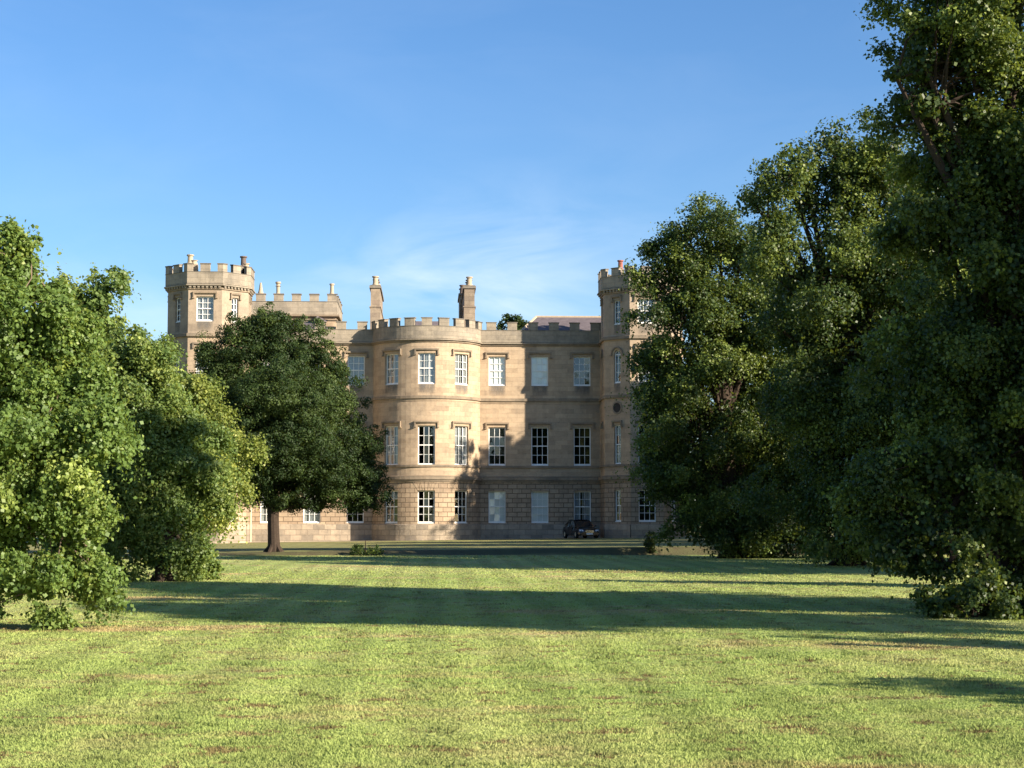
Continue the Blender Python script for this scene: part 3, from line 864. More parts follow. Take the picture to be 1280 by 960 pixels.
# chimneys with rows of pots
def pot(x, y, z, h, r, mat, par, fancy=0):
    p = MB()
    if fancy == 1: prof = [(r * 1.15, 0), (r * 1.1, .12), (r * .8, .35 * h), (r * .55, .8 * h), (r * .35, h), (0.01, h)]
    elif fancy == 2: prof = [(r, 0), (r * .8, .1), (r * .78, h * .6), (r * 1.25, h * .64), (r * .8, h * .7), (r * .8, h * .82), (r * 1.15, h * .86), (r * 1.15, h), (r * .8, h)]
    else: prof = [(r, 0), (r * .97, .1), (r * .8, .16), (r * .74, h * .84), (r * 1.05, h * .88), (r * 1.05, h), (r * .78, h)]
    p.lathe((x, y, z), prof, 12)
    return part(p, 'chimney_pot', mat, par, True)
for px0, px1, ytop, ymid in ((463.5, 474.8, 357, 384), (580.5, 593.3, 357.5, 384)):
    Y = 144.0
    a = at(px0, ytop, Y); b = at(px1, ytop, Y); zm = at(px0, ymid, Y).z
    w_ = b.x - a.x; xc = (a.x + b.x) / 2; Ln = 9.0; yc = Y + Ln / 2
    c = MB()
    z0 = zP0 - .2
    c.box((xc, yc, (z0 + zm) / 2), (w_ + .08, Ln + .1, zm - z0)); c.box((xc, yc, zm + .04), (w_ + .2, Ln + .2, .08))
    c.box((xc, yc, (zm + .08 + a.z - .2) / 2), (w_, Ln, a.z - .2 - zm - .08)); c.box((xc, yc, a.z - .1), (w_ + .22, Ln + .22, .2), 0, 1)
    c.box((xc, yc, a.z + .03), (w_ + .08, Ln + .1, .058), 0, 1)
    ch = part(c, 'chimney', [M['chim'], M['cope']])
    hp = at(470, 344.5, Y).z - a.z
    for k in range(6): pot(xc, Y + .45 + k * 1.6, a.z + .06, hp * (1 - .03 * (k % 2)) - .06, .27, M['pot_buff'] if k in (0, 3) else M['pot_dark'], ch)
c = MB(); Y = 153.0; a = at(574.6, 368, Y); b = at(581.5, 368, Y); xc = (a.x + b.x) / 2
c.box((xc, Y + 2.5, (a.z + zP0) / 2 - .1), (b.x - a.x, 5, a.z - zP0 - .2 + .2)); c.box((xc, Y + 2.5, a.z - .1 + .09), (b.x - a.x + .2, 5.2, .2), 0, 1)
ch = part(c, 'chimney', [M['chim'], M['cope']])
for k in range(4): pot(xc + .1 * (k % 2), Y + .5 + k * 1.2, a.z + .09, .8, .25, M['pot_dark'], ch)
# tower pots
for px, pt, pb, mt in ((238, 318.5, 331, 'pot_buff'), (304.5, 320.5, 334, 'pot_dark'), (307.8, 329.5, 336, 'pot_buff'), (243, 325.5, 331, 'pot_buff'), (775.5, 325.5, 337, 'pot_red')):
    Y = 138.5 if px > 700 else (135.2 if px < 260 else 137.3)
    if px > 700: Y = 139.8
    t_ = at(px, pt, Y); b_ = at(px, pb, Y)
    c = MB(); c.box((t_.x, Y, (b_.z + zT['par0']) / 2), (.55, .55, b_.z - zT['par0']))
    ch = part(c, 'chimney', M['grey']); pot(t_.x, Y, b_.z, t_.z - b_.z, .27 if mt != 'pot_red' else .24, M[mt], ch)
# rear wing rising behind the left half
WY = 156.0
wpx = [(320, 331.5), (342.3, 354), (365, 376), (387, 398.3), (409.3, 421)]
zw0 = at(400, 393.5, WY).z; zwc = at(400, 377.5, WY).z; zwm = at(400, 367.3, WY).z
xa = at(296, 380, WY).x; xb = at(420.3, 380, WY).x
wm = MB()
for f_, l_ in (line_map((xa, WY), (xb, WY)), line_map((xb, WY), (xb, WY + 9)), line_map((xb, WY + 9), (xa, WY + 9)), line_map((xa, WY + 9), (xa, WY))):
    wall(wm, f_, 0, l_, [(8, zw0, 0, 0)], [])
wpath = [(xa, WY), (xb, WY), (xb, WY + 9), (xa, WY + 9)]
wp = MB(); wc = MB()
LW = plen(wpath, True)
band(wp, wpath, True, 0, LW, -.4, .10, zw0, zwc); band(wc, wpath, True, 0, LW, -.44, .14, zwc + .002, zwc + .05)
cc = MB(); band(cc, wpath, True, 0, LW, -.05, .28, zw0 - .16, zw0 - .002); band(cc, wpath, True, 0, LW, -.05, .12, zw0 - .5, zw0 - .4)
ww = part(wm, 'rear_wing', M['ashlar']); part(cc, 'cornice', M['mould'], ww)
frontlen = xb - xa
for p0, p1 in wpx:
    s0 = at(p0, 380, WY).x - xa; s1 = at(p1, 380, WY).x - xa; s1 = min(s1, frontlen - .001)
    band(wp, wpath, True, s0, s1, -.38, .10, zwc - .01, zwm - .1); band(wc, wpath, True, s0 - .05, min(s1 + .06, frontlen), -.43, .15, zwm - .098, zwm)
for k in range(4):
    s0 = frontlen + 1.2 + k * 2.0; band(wp, wpath, True, s0, s0 + .8, -.38, .10, zwc - .01, zwm - .1); band(wc, wpath, True, s0 - .05, s0 + .85, -.43, .15, zwm - .098, zwm)
band(wp, wpath, True, 0, .01, -.38, .1, zwc, zwc + .01)
part(wp.merge(wc, 1), 'parapet', [M['grey'], M['cope']], ww)
for px, pt, kind in ((326, 353.3, 1), (347.8, 352.3, 2), (415, 354.6, 0)):
    t_ = at(px, pt, WY + .15); pot(t_.x, WY + .15, zwm - .005, t_.z - zwm, .21, M['pot_buff'], ww, kind)
# slanted slate roof seen below the wing's cornice
rs = MB()
p1, p2, p3, p4 = at(394, 398, WY - 3), at(407, 404.5, WY - 3), at(407, 414, WY - 3), at(392, 414, WY - 3)
rs.quad([p4, p3, p2, p1]); rs.quad([p1, p2, p2 + Vector((0, 3, .6)), p1 + Vector((0, 3, .6))])
part(rs, 'roof', M['slate'])
# downpipe on the left
dp = MB(); q = at(313, 640, 139.9); dp.tube([(at(313.5, 640, 139.8).x, 139.82, -.3), (at(313.5, 640, 139.8).x, 139.82, zC0 - .2)], [.07, .07], 8)
dq = part(dp, 'downpipe', M['pipe'])
for k in range(8):
    pass

# ------------------------------------------------------------------ car
def car():
    root = empty('parked_car', (11.75, 136.9, ground_z(11.75, 136.9) + 0.012), R(14))
    tag(root, 'small black car parked nose outward against the foot of the house by the right tower', 'car')
    # stations along y (front at -y): (y, half width, z bottom, z belt/top of lower body)
    def loft(mb, st, mi=0):
        rings = []
        for y, prof in st: rings.append([(x, y, z) for x, z in prof])
        for a, b in zip(rings, rings[1:]):
            for k in range(len(a) - 1): mb.quad([a[k], a[k + 1], b[k + 1], b[k]], mi)
        mb.quad(rings[0][::-1], mi); mb.quad(rings[-1], mi)
    def sec(hw, z0, zt, crown=.03):
        zm = z0 + (zt - z0) * .55
        return [(-hw * .9, z0), (-hw, z0 + .12), (-hw * 1.0, zm), (-hw * .93, zt - .04), (-hw * .8, zt), (0, zt + crown), (hw * .8, zt), (hw * .93, zt - .04), (hw, zm), (hw, z0 + .12), (hw * .9, z0)]
    b = MB()
    loft(b, [(-2.1, sec(.62, .26, .52)), (-2.05, sec(.76, .22, .62)), (-1.9, sec(.84, .2, .70)), (-1.5, sec(.87, .2, .80)), (-1.0, sec(.88, .2, .88)), (-.85, sec(.88, .2, .90)),
             (1.2, sec(.88, .2, .93)), (1.8, sec(.86, .2, .90)), (2.05, sec(.80, .24, .82)), (2.12, sec(.7, .3, .7))])
    body = b.build('body', M['car'], root, True)
    g = MB()
    def gs(hw, z): return [(-hw, .88), (-hw * .83, z - .05), (-hw * .7, z), (hw * .7, z), (hw * .83, z - .05), (hw, .88)]
    loft(g, [(-1.0, [(-.78, .88), (-.77, .89), (-.7, .90), (.7, .90), (.77, .89), (.78, .88)]), (-.25, gs(.79, 1.38)), (.2, gs(.8, 1.43)), (1.0, gs(.79, 1.40)), (1.75, gs(.74, 1.02))])
    g.build('windows', M['car_glass'], root)
    r = MB(); r.box((0, .38, 1.435), (1.12, 1.35, .03), 0, 0, .96)
    for s in (-1, 1):
        r.tube([(s * .76, -1.0, .90), (s * .63, -.25, 1.38), (s * .62, .3, 1.43), (s * .60, 1.0, 1.40), (s * .66, 1.75, 1.02)], [.035] * 5, 6)
        r.tube([(s * .8, .35, .9), (s * .66, .35, 1.40)], [.035] * 2, 6)
    r.build('roof', M['car'], root)
    for s in (-1, 1):
        h = MB(); P = [(s * .50, -2.075, .56), (s * .74, -2.02, .56), (s * .80, -1.93, .68), (s * .52, -2.0, .67)]
        P = P if s > 0 else P[::-1]
        Q = [(x * .97, y - .03, z) for x, y, z in P]
        h.quad(Q)
        for i in range(4): h.quad([P[i], P[(i + 1) % 4], Q[(i + 1) % 4], Q[i]])
        h.build('headlight', M['lamp'], root)
        m_ = MB(); m_.box((s * .98, -.72, .95), (.18, .1, .13), 0, 0, .8); m_.build('mirror', M['car'], root)
        d = MB(); d.box((s * .876, -.0, .62), (.02, 1.05, .52)); d.build('door', M['car'], root)
    gr = MB()
    gr.box((0, -2.105, .61), (.62, .03, .035)); gr.box((0, -2.118, .47), (.56, .03, .03))
    gr.box((-.30, -2.11, .54), (.03, .03, .11)); gr.box((.30, -2.11, .54), (.03, .03, .11))
    for k in range(3): gr.box((0, -2.112, .505 + k * .033), (.56, .02, .01))
    gr.build('grille', M['chrome'], root)
    np_ = MB(); np_.box((0, -2.14, .36), (.52, .015, .11)); np_.build('number_plate', M['plate'], root)
    bu = MB(); bu.box((0, -2.09, .32), (1.35, .07, .16)); bu.build('bumper', M['car'], root)
    for s in (-1, 1):
        for y in (-1.32, 1.3):
            t = MB()
            n = 20; prof = [(.20, -.09), (.29, -.1), (.31, -.07), (.31, .07), (.29, .1), (.20, .09)]
            for a, c in zip(prof, prof[1:]):
                for k in range(n):
                    t0, t1 = 2 * math.pi * k / n, 2 * math.pi * (k + 1) / n
                    t.quad([(s * .80 + a[1], y + a[0] * math.cos(t0), .31 + a[0] * math.sin(t0)), (s * .80 + a[1], y + a[0] * math.cos(t1), .31 + a[0] * math.sin(t1)),
                            (s * .80 + c[1], y + c[0] * math.cos(t1), .31 + c[0] * math.sin(t1)), (s * .80 + c[1], y + c[0] * math.cos(t0), .31 + c[0] * math.sin(t0))])
            tr = t.build('wheel', M['tyre'], root)
            h = MB(); h.quad([(s * .895, y + .2 * math.cos(2 * math.pi * k / 16), .31 + .2 * math.sin(2 * math.pi * k / 16)) for k in range(16)])
            for k in range(5):
                a_ = 2 * math.pi * k / 5; h.box((s * .90, y + .1 * math.cos(a_), .31 + .1 * math.sin(a_)), (.015, .05, .05))
            h.build('rim', M['chrome'], tr)
car()

# ------------------------------------------------------------------ foliage
def rot_to(n):            # arrays of normals -> two tangents
    ref = np.where(np.abs(n[:, 2:3]) < 0.9, np.array([[0, 0, 1.0]]), np.array([[1.0, 0, 0]]))
    t = np.cross(n, ref); t /= np.linalg.norm(t, axis=1, keepdims=True) + 1e-9
    return t, np.cross(n, t)
def quads_mesh(name, V, nper, tint, mat):
    n = len(V) // nper
    me = bpy.data.meshes.new(name)
    me.vertices.add(len(V)); me.vertices.foreach_set('co', V.astype(np.float32).ravel())
    me.loops.add(len(V)); me.loops.foreach_set('vertex_index', np.arange(len(V), dtype=np.int32))
    me.polygons.add(n); me.polygons.foreach_set('loop_start', np.arange(0, len(V), nper, dtype=np.int32))
    me.update(calc_edges=True)
    a = me.attributes.new('tint', 'FLOAT', 'FACE'); a.data.foreach_set('value', tint.astype(np.float32))
    me.materials.append(mat)
    return me
def leaves(P, N, size, rg, tint, mat, name='crown'):
    """folded kite leaves at P with normals N"""
    n = len(P); t, b = rot_to(N); a = rg.uniform(0, 2 * math.pi, (n, 1))
    d = t * np.cos(a) + b * np.sin(a); d[:, 2] -= 0.35; d /= np.linalg.norm(d, axis=1, keepdims=True)
    s = np.cross(N, d); s /= np.linalg.norm(s, axis=1, keepdims=True) + 1e-9
    l = size * rg.uniform(0.6, 1.35, (n, 1)); w = l * rg.uniform(0.34, 0.5, (n, 1)); nn = np.cross(d, s) * l * 0.12
    V = np.empty((n, 4, 3)); V[:, 0] = P; V[:, 1] = P + d * l * .5 + s * w + nn; V[:, 2] = P + d * l; V[:, 3] = P + d * l * .5 - s * w + nn
    return quads_mesh(name, V.reshape(-1, 3), 4, tint, mat)
def tree(name, label, cat, base, lobes, nclump, per, leaf, mat, trunk_r, seed, csize=0.5, group=None, lean=None, limb_mat='bark', tintb=0.5, tintv=0.18, up=0.35, shell=0.7, trunk_top=None, zmin=0.12, twigs=60, droop=.35, gaps=0.5, lumpy=.32, puff=False, core=1.0, spiky=.07, bdens=1.0, bmax=1.12):
    rg = np.random.default_rng(seed)
    base = Vector((base[0], base[1], ground_z(base[0], base[1])))
    root = empty(name, base); tag(root, label, cat, group)
    L = np.array([[l[0] - base.x, l[1] - base.y, l[2] - base.z, l[3], l[4], l[5]] for l in lobes])
    # boughs: uneven masses of foliage standing out of the lobes, with hollows between them
    area = (L[:, 3] * L[:, 5]); pr = area / area.sum()
    nb = max(6, int(area.sum() ** 0.5 * 4.0 + len(L) * 7 * bdens))
    bi = rg.choice(len(L), nb, p=pr)
    BD = rg.normal(size=(nb, 3)); BD /= np.linalg.norm(BD, axis=1, keepdims=True)
    k1 = rg.normal(size=(5, 3)) * 1.2; ph = rg.uniform(0, 6.28, 5)
    lump = sum(np.sin((L[bi, :3] + BD * L[bi, 3:6]) @ k1[i] + ph[i]) for i in range(5)) / 5
    bf = (rg.uniform(.62, bmax, nb) + lumpy * lump)
    BC = L[bi, :3] + BD * bf[:, None] * L[bi, 3:6]
    mr = L[bi, 3:6].min(1)
    BRr = np.clip(mr * rg.uniform(.22, .46, nb), csize * .9, None)
    okb = BC[:, 2] - BRr * .3 > zmin
    BC, BD, BRr = BC[okb], BD[okb], BRr[okb]
    w = BRr ** 2; ib = rg.choice(len(BC), nclump, p=w / w.sum())
    D = rg.normal(size=(nclump, 3)) + BD[ib] * .7; D /= np.linalg.norm(D, axis=1, keepdims=True)
    C = BC[ib] + D * (rg.random((nclump, 1)) ** .38) * BRr[ib][:, None] * np.array([1.15, 1.15, .8])
    C[:, 2] -= .25 * np.linalg.norm(C[:, :2] - BC[ib][:, :2], axis=1)       # boughs sag at their edge
    btint = rg.normal(0, tintv, len(BC))[ib]
    keep = C[:, 2] > zmin
    C, D, btint = C[keep], D[keep], btint[keep]
    m = len(C)
    cc = L[:, :3].mean(0); O = C - cc; O /= np.linalg.norm(O, axis=1, keepdims=True) + 1e-6
    O = .4 * O + .6 * D
    long_ = np.where(rg.random(m) < spiky, rg.uniform(1.5, 2.3, m), 1.0)
    # sprays: leaves along twigs that fan out of each clump
    nt = 7; pt = max(2, per // nt)
    ct = rg.uniform(.6, 1.3, m) * csize * long_
    T = O[:, None, :] * (.6 + (long_[:, None, None] > 1) * 1.2) + rg.normal(0, .75, (m, nt, 3)); T[:, :, 2] += .1
    T /= np.linalg.norm(T, axis=2, keepdims=True)
    u = rg.random((m, nt, pt)) ** .7
    Lt = ct[:, None, None] * rg.uniform(.5, 1.25, (m, nt, 1))
    P = C[:, None, None, :] + T[:, :, None, :] * (u * Lt)[..., None]
    P = P + rg.normal(0, 1, P.shape) * (ct[:, None, None, None] * .13)
    P[..., 2] -= droop * (u ** 2) * Lt
    N = T[:, :, None, :] * .4 + O[:, None, None, :] * .5 + rg.normal(0, .75, P.shape); N[..., 2] += up
    if puff:      # tight billows of leaf, lit on their outer side
        dv = rg.normal(size=P.shape) + O[:, None, None, :] * .9 + np.array([0, 0, .35]); dv /= np.linalg.norm(dv, axis=3, keepdims=True)
        P = C[:, None, None, :] + dv * (ct[:, None, None, None] * (rg.random(P.shape[:3]) ** .3)[..., None]) * np.array([1.1, 1.1, .8])
        N = dv + rg.normal(0, .42, P.shape)
    ctint = rg.normal(0, tintv * .5, (m, 1, 1)) + btint[:, None, None] ; tint = tintb + ctint + rg.normal(0, .12, (m, nt, pt))
    P = P.reshape(-1, 3); N = N.reshape(-1, 3); tint = tint.ravel()
    N /= np.linalg.norm(N, axis=1, keepdims=True)
    ok = P[:, 2] > 0.03
    P, N, tint = P[ok], N[ok], tint[ok]; S_ = np.full((len(P), 1), leaf)
    # oversized filler leaves deep inside the crown: block light, tinted darker as inner shade
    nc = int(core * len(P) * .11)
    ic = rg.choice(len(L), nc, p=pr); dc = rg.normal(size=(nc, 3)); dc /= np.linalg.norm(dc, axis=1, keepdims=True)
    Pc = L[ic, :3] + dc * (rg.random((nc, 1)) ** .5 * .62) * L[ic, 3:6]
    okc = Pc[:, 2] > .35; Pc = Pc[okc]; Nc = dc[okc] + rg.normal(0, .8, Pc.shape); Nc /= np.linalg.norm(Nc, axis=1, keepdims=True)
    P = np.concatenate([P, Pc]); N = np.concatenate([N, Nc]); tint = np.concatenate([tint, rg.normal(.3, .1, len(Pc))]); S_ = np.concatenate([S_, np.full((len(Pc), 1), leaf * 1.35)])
    me_ = leaves(P, N, S_, rg, np.clip(tint, 0, 1), mat)
    o = bpy.data.objects.new('crown', me_); col.objects.link(o); o.parent = root
    # trunk, limbs, twigs
    tb = MB(); top = trunk_top if trunk_top else cc[2] * 1.05
    lx, ly = (lean or (cc[0] * .4, cc[1] * .4)); r0 = trunk_r
    tp = []
    for k in range(8):
        q = k / 7; tp.append((lx * q ** 1.5 + .06 * math.sin(q * 5 + seed), ly * q ** 1.5, -.15 + top * q))
    tb.tube(tp, [r0 * 1.15, r0 * 1.02, r0 * .98, r0 * .92, r0 * .8, r0 * .62, r0 * .45, r0 * .25], 12)
    for k in range(5):   # root flare
        a_ = k * 1.26 + seed; tb.tube([(math.cos(a_) * r0 * 2.1, math.sin(a_) * r0 * 2.1, -.2), (math.cos(a_) * r0 * .9, math.sin(a_) * r0 * .9, .25), (math.cos(a_) * r0 * .3, math.sin(a_) * r0 * .3, .8)], [r0 * .35, r0 * .35, r0 * .3], 6)
    tb.build('trunk', M[limb_mat], root, True)
    br = MB()
    for l in L:
        st = Vector(tp[min(6, max(2, int(7 * min(.8, max(.25, l[2] * .55 / top)))))]); en = Vector(l[:3])
        mid = st.lerp(en, .5) + Vector((0, 0, .12 * (en - st).length)) + Vector(rg.normal(0, .12, 3))
        br.tube([st, mid, en], [r0 * .42, r0 * .26, r0 * .1], 7)
        near = np.argsort(((C - l[:3]) ** 2).sum(1))[:400]
        for j in rg.choice(near, min(len(near), max(2, twigs // len(L))), replace=False):
            e2 = Vector(C[j]); s2 = en.lerp(mid, rg.uniform(0, .6)); m2 = s2.lerp(e2, .5) + Vector(rg.normal(0, .08, 3)) + Vector((0, 0, .1))
            br.tube([s2, m2, e2], [r0 * .09, r0 * .06, r0 * .02], 4)
    br.build('branches', M[limb_mat], root)
    return root
def lobe(px, py, Y, rx, ry=None, depth=None):
    ry = ry or rx; c = at(px, py, Y); s = Y / FPX
    return (c.x, Y, c.z, rx * s, (depth or (rx + ry) / 2) * s, ry * s)
def bx(px, Y): return (at(px, 650, Y).x, Y)

# the evergreen in front of the house
Y = 95.0
tree('holm_oak', 'dark rounded evergreen tree on its own leaning trunk, standing on the bank before the house', 'tree', bx(343, 94.2),
     [lobe(322, 432, Y, 58, 40), lobe(282, 458, Y, 38, 32), lobe(375, 450, Y, 48, 45), lobe(292, 520, Y - .5, 46, 56), lobe(350, 530, Y - 1.5, 72, 85, 75), lobe(405, 520, Y, 46, 55),
      lobe(328, 586, Y, 42, 44), lobe(385, 588, Y - .5, 58, 44), lobe(430, 590, Y, 46, 44), lobe(448, 575, Y + .5, 30, 50), lobe(258, 440, Y, 24, 22), lobe(270, 490, Y, 30, 36), lobe(300, 575, Y, 30, 40), lobe(320, 410, Y, 44, 26), lobe(345, 400, Y, 34, 20), lobe(420, 470, Y, 26, 36), lobe(458, 610, Y, 26, 34), lobe(360, 630, Y, 50, 14), lobe(448, 632, Y, 26, 12)],
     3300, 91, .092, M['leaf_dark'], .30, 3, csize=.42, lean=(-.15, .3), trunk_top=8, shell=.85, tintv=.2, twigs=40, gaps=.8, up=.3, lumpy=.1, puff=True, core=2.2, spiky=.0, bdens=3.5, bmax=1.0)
# left group
Y = 31.0
tree('lime_tree', 'nearest leafy tree on the left edge, bright fresh green foliage down to the grass', 'tree', (-9.2, 31.5),
     [lobe(-30, 350, Y, 75, 55), lobe(25, 345, Y, 42, 48), lobe(50, 405, Y, 42, 45), lobe(5, 440, Y, 90, 80), lobe(88, 492, Y, 50, 52), lobe(50, 540, Y - .4, 90, 70), lobe(118, 560, Y, 42, 44), lobe(20, 640, Y - .3, 110, 70), lobe(100, 660, Y - .2, 55, 60), lobe(40, 725, Y - .3, 95, 40), lobe(112, 735, Y - .3, 38, 38), lobe(-60, 560, Y, 100, 160), lobe(-120, 500, Y + 1, 100, 180), lobe(30, 305, Y, 14, 22), lobe(72, 365, Y, 26, 26), lobe(100, 420, Y, 26, 26), lobe(45, 300, Y, 9, 12), lobe(-100, 690, Y, 80, 70)],
     6000, 56, .070, M['leaf_lime'], .2, 11, csize=.27, trunk_top=5, twigs=160, tintb=.5, gaps=.5, limb_mat='twig', lumpy=.35, shell=.75)
Y = 54.0
tree('bushy_tree', 'dull green bushy tree with low skirts, just behind the bright nearest tree on the left', 'tree', bx(205, 54),
     [lobe(170, 500, Y, 40, 55), lobe(205, 500, Y, 36, 50), lobe(225, 560, Y, 48, 55), lobe(170, 590, Y, 60, 60), lobe(215, 640, Y, 46, 45), lobe(190, 690, Y, 48, 32), lobe(235, 690, Y, 24, 26), lobe(130, 600, Y, 60, 90), lobe(150, 440, Y, 26, 34), lobe(195, 450, Y, 26, 30), lobe(165, 480, Y, 40, 40), lobe(243, 640, Y, 22, 30)],
     3400, 49, .09, M['leaf_grey'], .22, 12, csize=.38, trunk_top=6, twigs=90, tintb=.5, gaps=.8)
Y = 59.0
tree('bushy_tree', 'yellowish green tree on the left whose low branches reach out towards the dark evergreen', 'tree', bx(240, 60),
     [lobe(240, 530, Y, 42, 44), lobe(228, 485, Y, 32, 36), lobe(278, 565, Y, 34, 40), lobe(262, 575, Y, 40, 42), lobe(285, 600, Y, 26, 28), lobe(240, 610, Y, 40, 40), lobe(215, 500, Y, 34, 36), lobe(270, 625, Y, 32, 16), lobe(195, 540, Y, 50, 50)],
     2200, 49, .095, M['leaf_pale'], .2, 13, csize=.4, trunk_top=6, twigs=60, tintb=.66, gaps=.8)
Y = 76.0
tree('round_headed_tree', 'rounded olive green treetop rising behind the left trees, beside the left tower', 'tree', bx(112, 76),
     [lobe(120, 382, Y, 32, 44), lobe(128, 365, Y, 22, 28), lobe(100, 420, Y, 34, 50), lobe(135, 445, Y, 26, 42), lobe(110, 500, Y, 50, 60), lobe(95, 370, Y, 20, 26), lobe(90, 590, Y, 60, 50)],
     1100, 42, .15, M['leaf_grey'], .3, 14, csize=.5, trunk_top=10, twigs=50, tintb=.62, gaps=.7)
# right group
Y = 86.0
tree('large_tree', 'dark tree of the right group that partly covers the right tower, boughs low', 'tree', bx(915, 86),
     [lobe(848, 318, Y, 30, 42), lobe(822, 306, Y, 20, 14), lobe(816, 345, Y, 28, 24), lobe(832, 395, Y, 34, 36), lobe(816, 440, Y, 28, 30), lobe(812, 590, Y, 20, 26), lobe(872, 345, Y, 40, 50), lobe(925, 310, Y, 48, 55), lobe(840, 375, Y, 30, 32), lobe(880, 430, Y, 60, 66), lobe(835, 470, Y, 38, 50), lobe(850, 540, Y, 52, 60), lobe(930, 420, Y, 70, 90), lobe(920, 540, Y, 70, 80), lobe(880, 610, Y, 58, 50), lobe(860, 640, Y, 22, 36), lobe(940, 640, Y, 75, 48), lobe(985, 520, Y, 60, 120), lobe(985, 620, Y, 60, 70), lobe(822, 530, Y, 30, 34), lobe(825, 490, Y, 32, 40), lobe(850, 600, Y, 44, 50), lobe(900, 290, Y, 44, 46), lobe(930, 360, Y, 50, 60), lobe(860, 290, Y, 30, 30), lobe(880, 665, Y, 46, 28), lobe(925, 668, Y - .5, 60, 26), lobe(855, 650, Y, 34, 34), lobe(975, 665, Y, 50, 28), lobe(970, 350, Y, 40, 60)],
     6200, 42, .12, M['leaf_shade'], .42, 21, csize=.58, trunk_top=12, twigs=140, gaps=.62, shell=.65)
Y = 70.0
tree('large_tree', 'tall dark tree in the middle of the right group, with a lit olive crown tip', 'tree', bx(1060, 71),
     [lobe(1040, 175, Y, 48, 50), lobe(1000, 200, Y, 48, 48), lobe(1078, 195, Y, 50, 42), lobe(940, 250, Y, 34, 34), lobe(1140, 250, Y, 66, 75), lobe(1095, 205, Y, 48, 44), lobe(1150, 330, Y, 70, 90), lobe(1060, 250, Y, 60, 50), lobe(1000, 360, Y, 50, 50), lobe(985, 225, Y, 36, 40), lobe(955, 232, Y, 20, 26), lobe(1010, 250, Y, 48, 46), lobe(1075, 230, Y, 46, 44), lobe(960, 290, Y, 36, 44), lobe(1110, 210, Y, 40, 36), lobe(1040, 330, Y, 80, 80), lobe(1110, 320, Y, 70, 80), lobe(1020, 430, Y, 60, 80), lobe(1085, 450, Y, 90, 100), lobe(1040, 560, Y, 80, 90), lobe(1110, 570, Y, 90, 90), lobe(1030, 650, Y, 60, 50), lobe(1090, 660, Y, 80, 50), lobe(1160, 420, Y, 60, 150), lobe(1160, 600, Y, 70, 100)],
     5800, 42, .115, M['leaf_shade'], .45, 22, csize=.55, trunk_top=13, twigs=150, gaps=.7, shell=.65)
Y = 36.0
tree('large_tree', 'nearest and biggest tree at the right edge, crown beyond the top, boughs sweeping the grass', 'tree', (12.4, 36.5),
     [lobe(1150, 70, Y, 34, 55), lobe(1200, 40, Y, 60, 60), lobe(1118, 92, Y, 28, 14), lobe(1160, 130, Y, 48, 34), lobe(1260, 60, Y + .6, 80, 90), lobe(1230, 150, Y + .5, 70, 50), lobe(1180, -40, Y + 1, 80, 80), lobe(1180, 200, Y + .6, 62, 55), lobe(1135, 130, Y + .8, 42, 34), lobe(1150, 30, Y + .8, 44, 60), lobe(1150, 90, Y + 1.5, 44, 50), lobe(1215, 220, Y, 60, 60), lobe(1170, 280, Y + .8, 60, 70), lobe(1150, 480, Y + .8, 60, 80), lobe(1290, -80, Y + 1, 120, 100),
      lobe(1270, 210, Y - .5, 66, 70), lobe(1215, 290, Y - .5, 55, 60), lobe(1270, 340, Y - .8, 70, 90), lobe(1200, 400, Y, 60, 80), lobe(1260, 480, Y, 90, 90),
      lobe(1120, 580, Y - .5, 45, 42), lobe(1170, 590, Y - .8, 60, 50), lobe(1100, 640, Y - .3, 48, 45), lobe(1160, 670, Y - 1, 60, 42), lobe(1230, 590, Y - .6, 80, 70), lobe(1265, 660, Y - .5, 70, 60), lobe(1140, 705, Y - .8, 40, 28), lobe(1108, 690, Y - 1, 34, 26), lobe(1085, 600, Y - .2, 34, 36), lobe(1240, 735, Y - .9, 75, 34), lobe(1178, 715, Y - 1.2, 34, 26),
      lobe(1380, 200, Y + .5, 110, 200), lobe(1400, 500, Y, 110, 200), lobe(1340, 700, Y, 90, 60)],
     9500, 42, .085, M['leaf_shade'], .4, 23, csize=.34, trunk_top=11, twigs=260, gaps=.42, shell=.62, tintb=.55, bdens=1.3)
# trees beyond the right edge: they are what shades the right group, the lawn and the house
def simple_tree(label, x, y, h, r, seed, mat='leaf_shade', leaf=.22, n=520, name='avenue_tree', low=.2, cz=0, group='trees out beyond the right group'):
    rg = random.Random(seed); lo = []
    for k in range(9):
        a = rg.uniform(0, 6.28); q = rg.uniform(low, .86); rad = r * (1 - abs(q - .5) * .9)
        lo.append((x + math.cos(a) * rad * .5, y + math.sin(a) * rad * .5, h * q, rad * .62, rad * .62, h * .16))
    lo.append((x, y, h * .86, r * .45, r * .45, h * .14)); lo.append((x, y, h * max(.5, min(low + .1, .84)), r * .6, r * .6, h * (.3 if low < .5 else .12)))
    return tree(name, label, 'tree', (x, y), lo, n, 42, leaf, M[mat], .03 * h, seed, csize=.75, trunk_top=h * .7, twigs=30, group=group, core=5, lumpy=.15, bdens=1.5)
simple_tree('tall broadleaf tree out to the right of the nearest right-hand tree', 27.5, 24.2, 16.0, 5.2, 31, n=800, low=.70)
simple_tree('clear-trunked tree nearer the camera, out to the right of the lawn', 25.5, 18.0, 15, 4.5, 43, n=1200, low=.66)
simple_tree('middling tree out to the right, beside the slim one', 24, 57.3, 14.5, 5.0, 44, n=800)
simple_tree('small tree standing nearest the camera, out to the right of the foreground lawn', 14.6, 13.4, 4.1, .7, 32, n=140)
simple_tree('young tree out to the right between the foreground lawn and the tall trees', 18.5, 19.2, 5.7, .7, 33, n=160)
simple_tree('slim tree out to the right, throwing the thin shadow stripe across the lawn', 21.5, 43.5, 8.5, .9, 34, n=150)
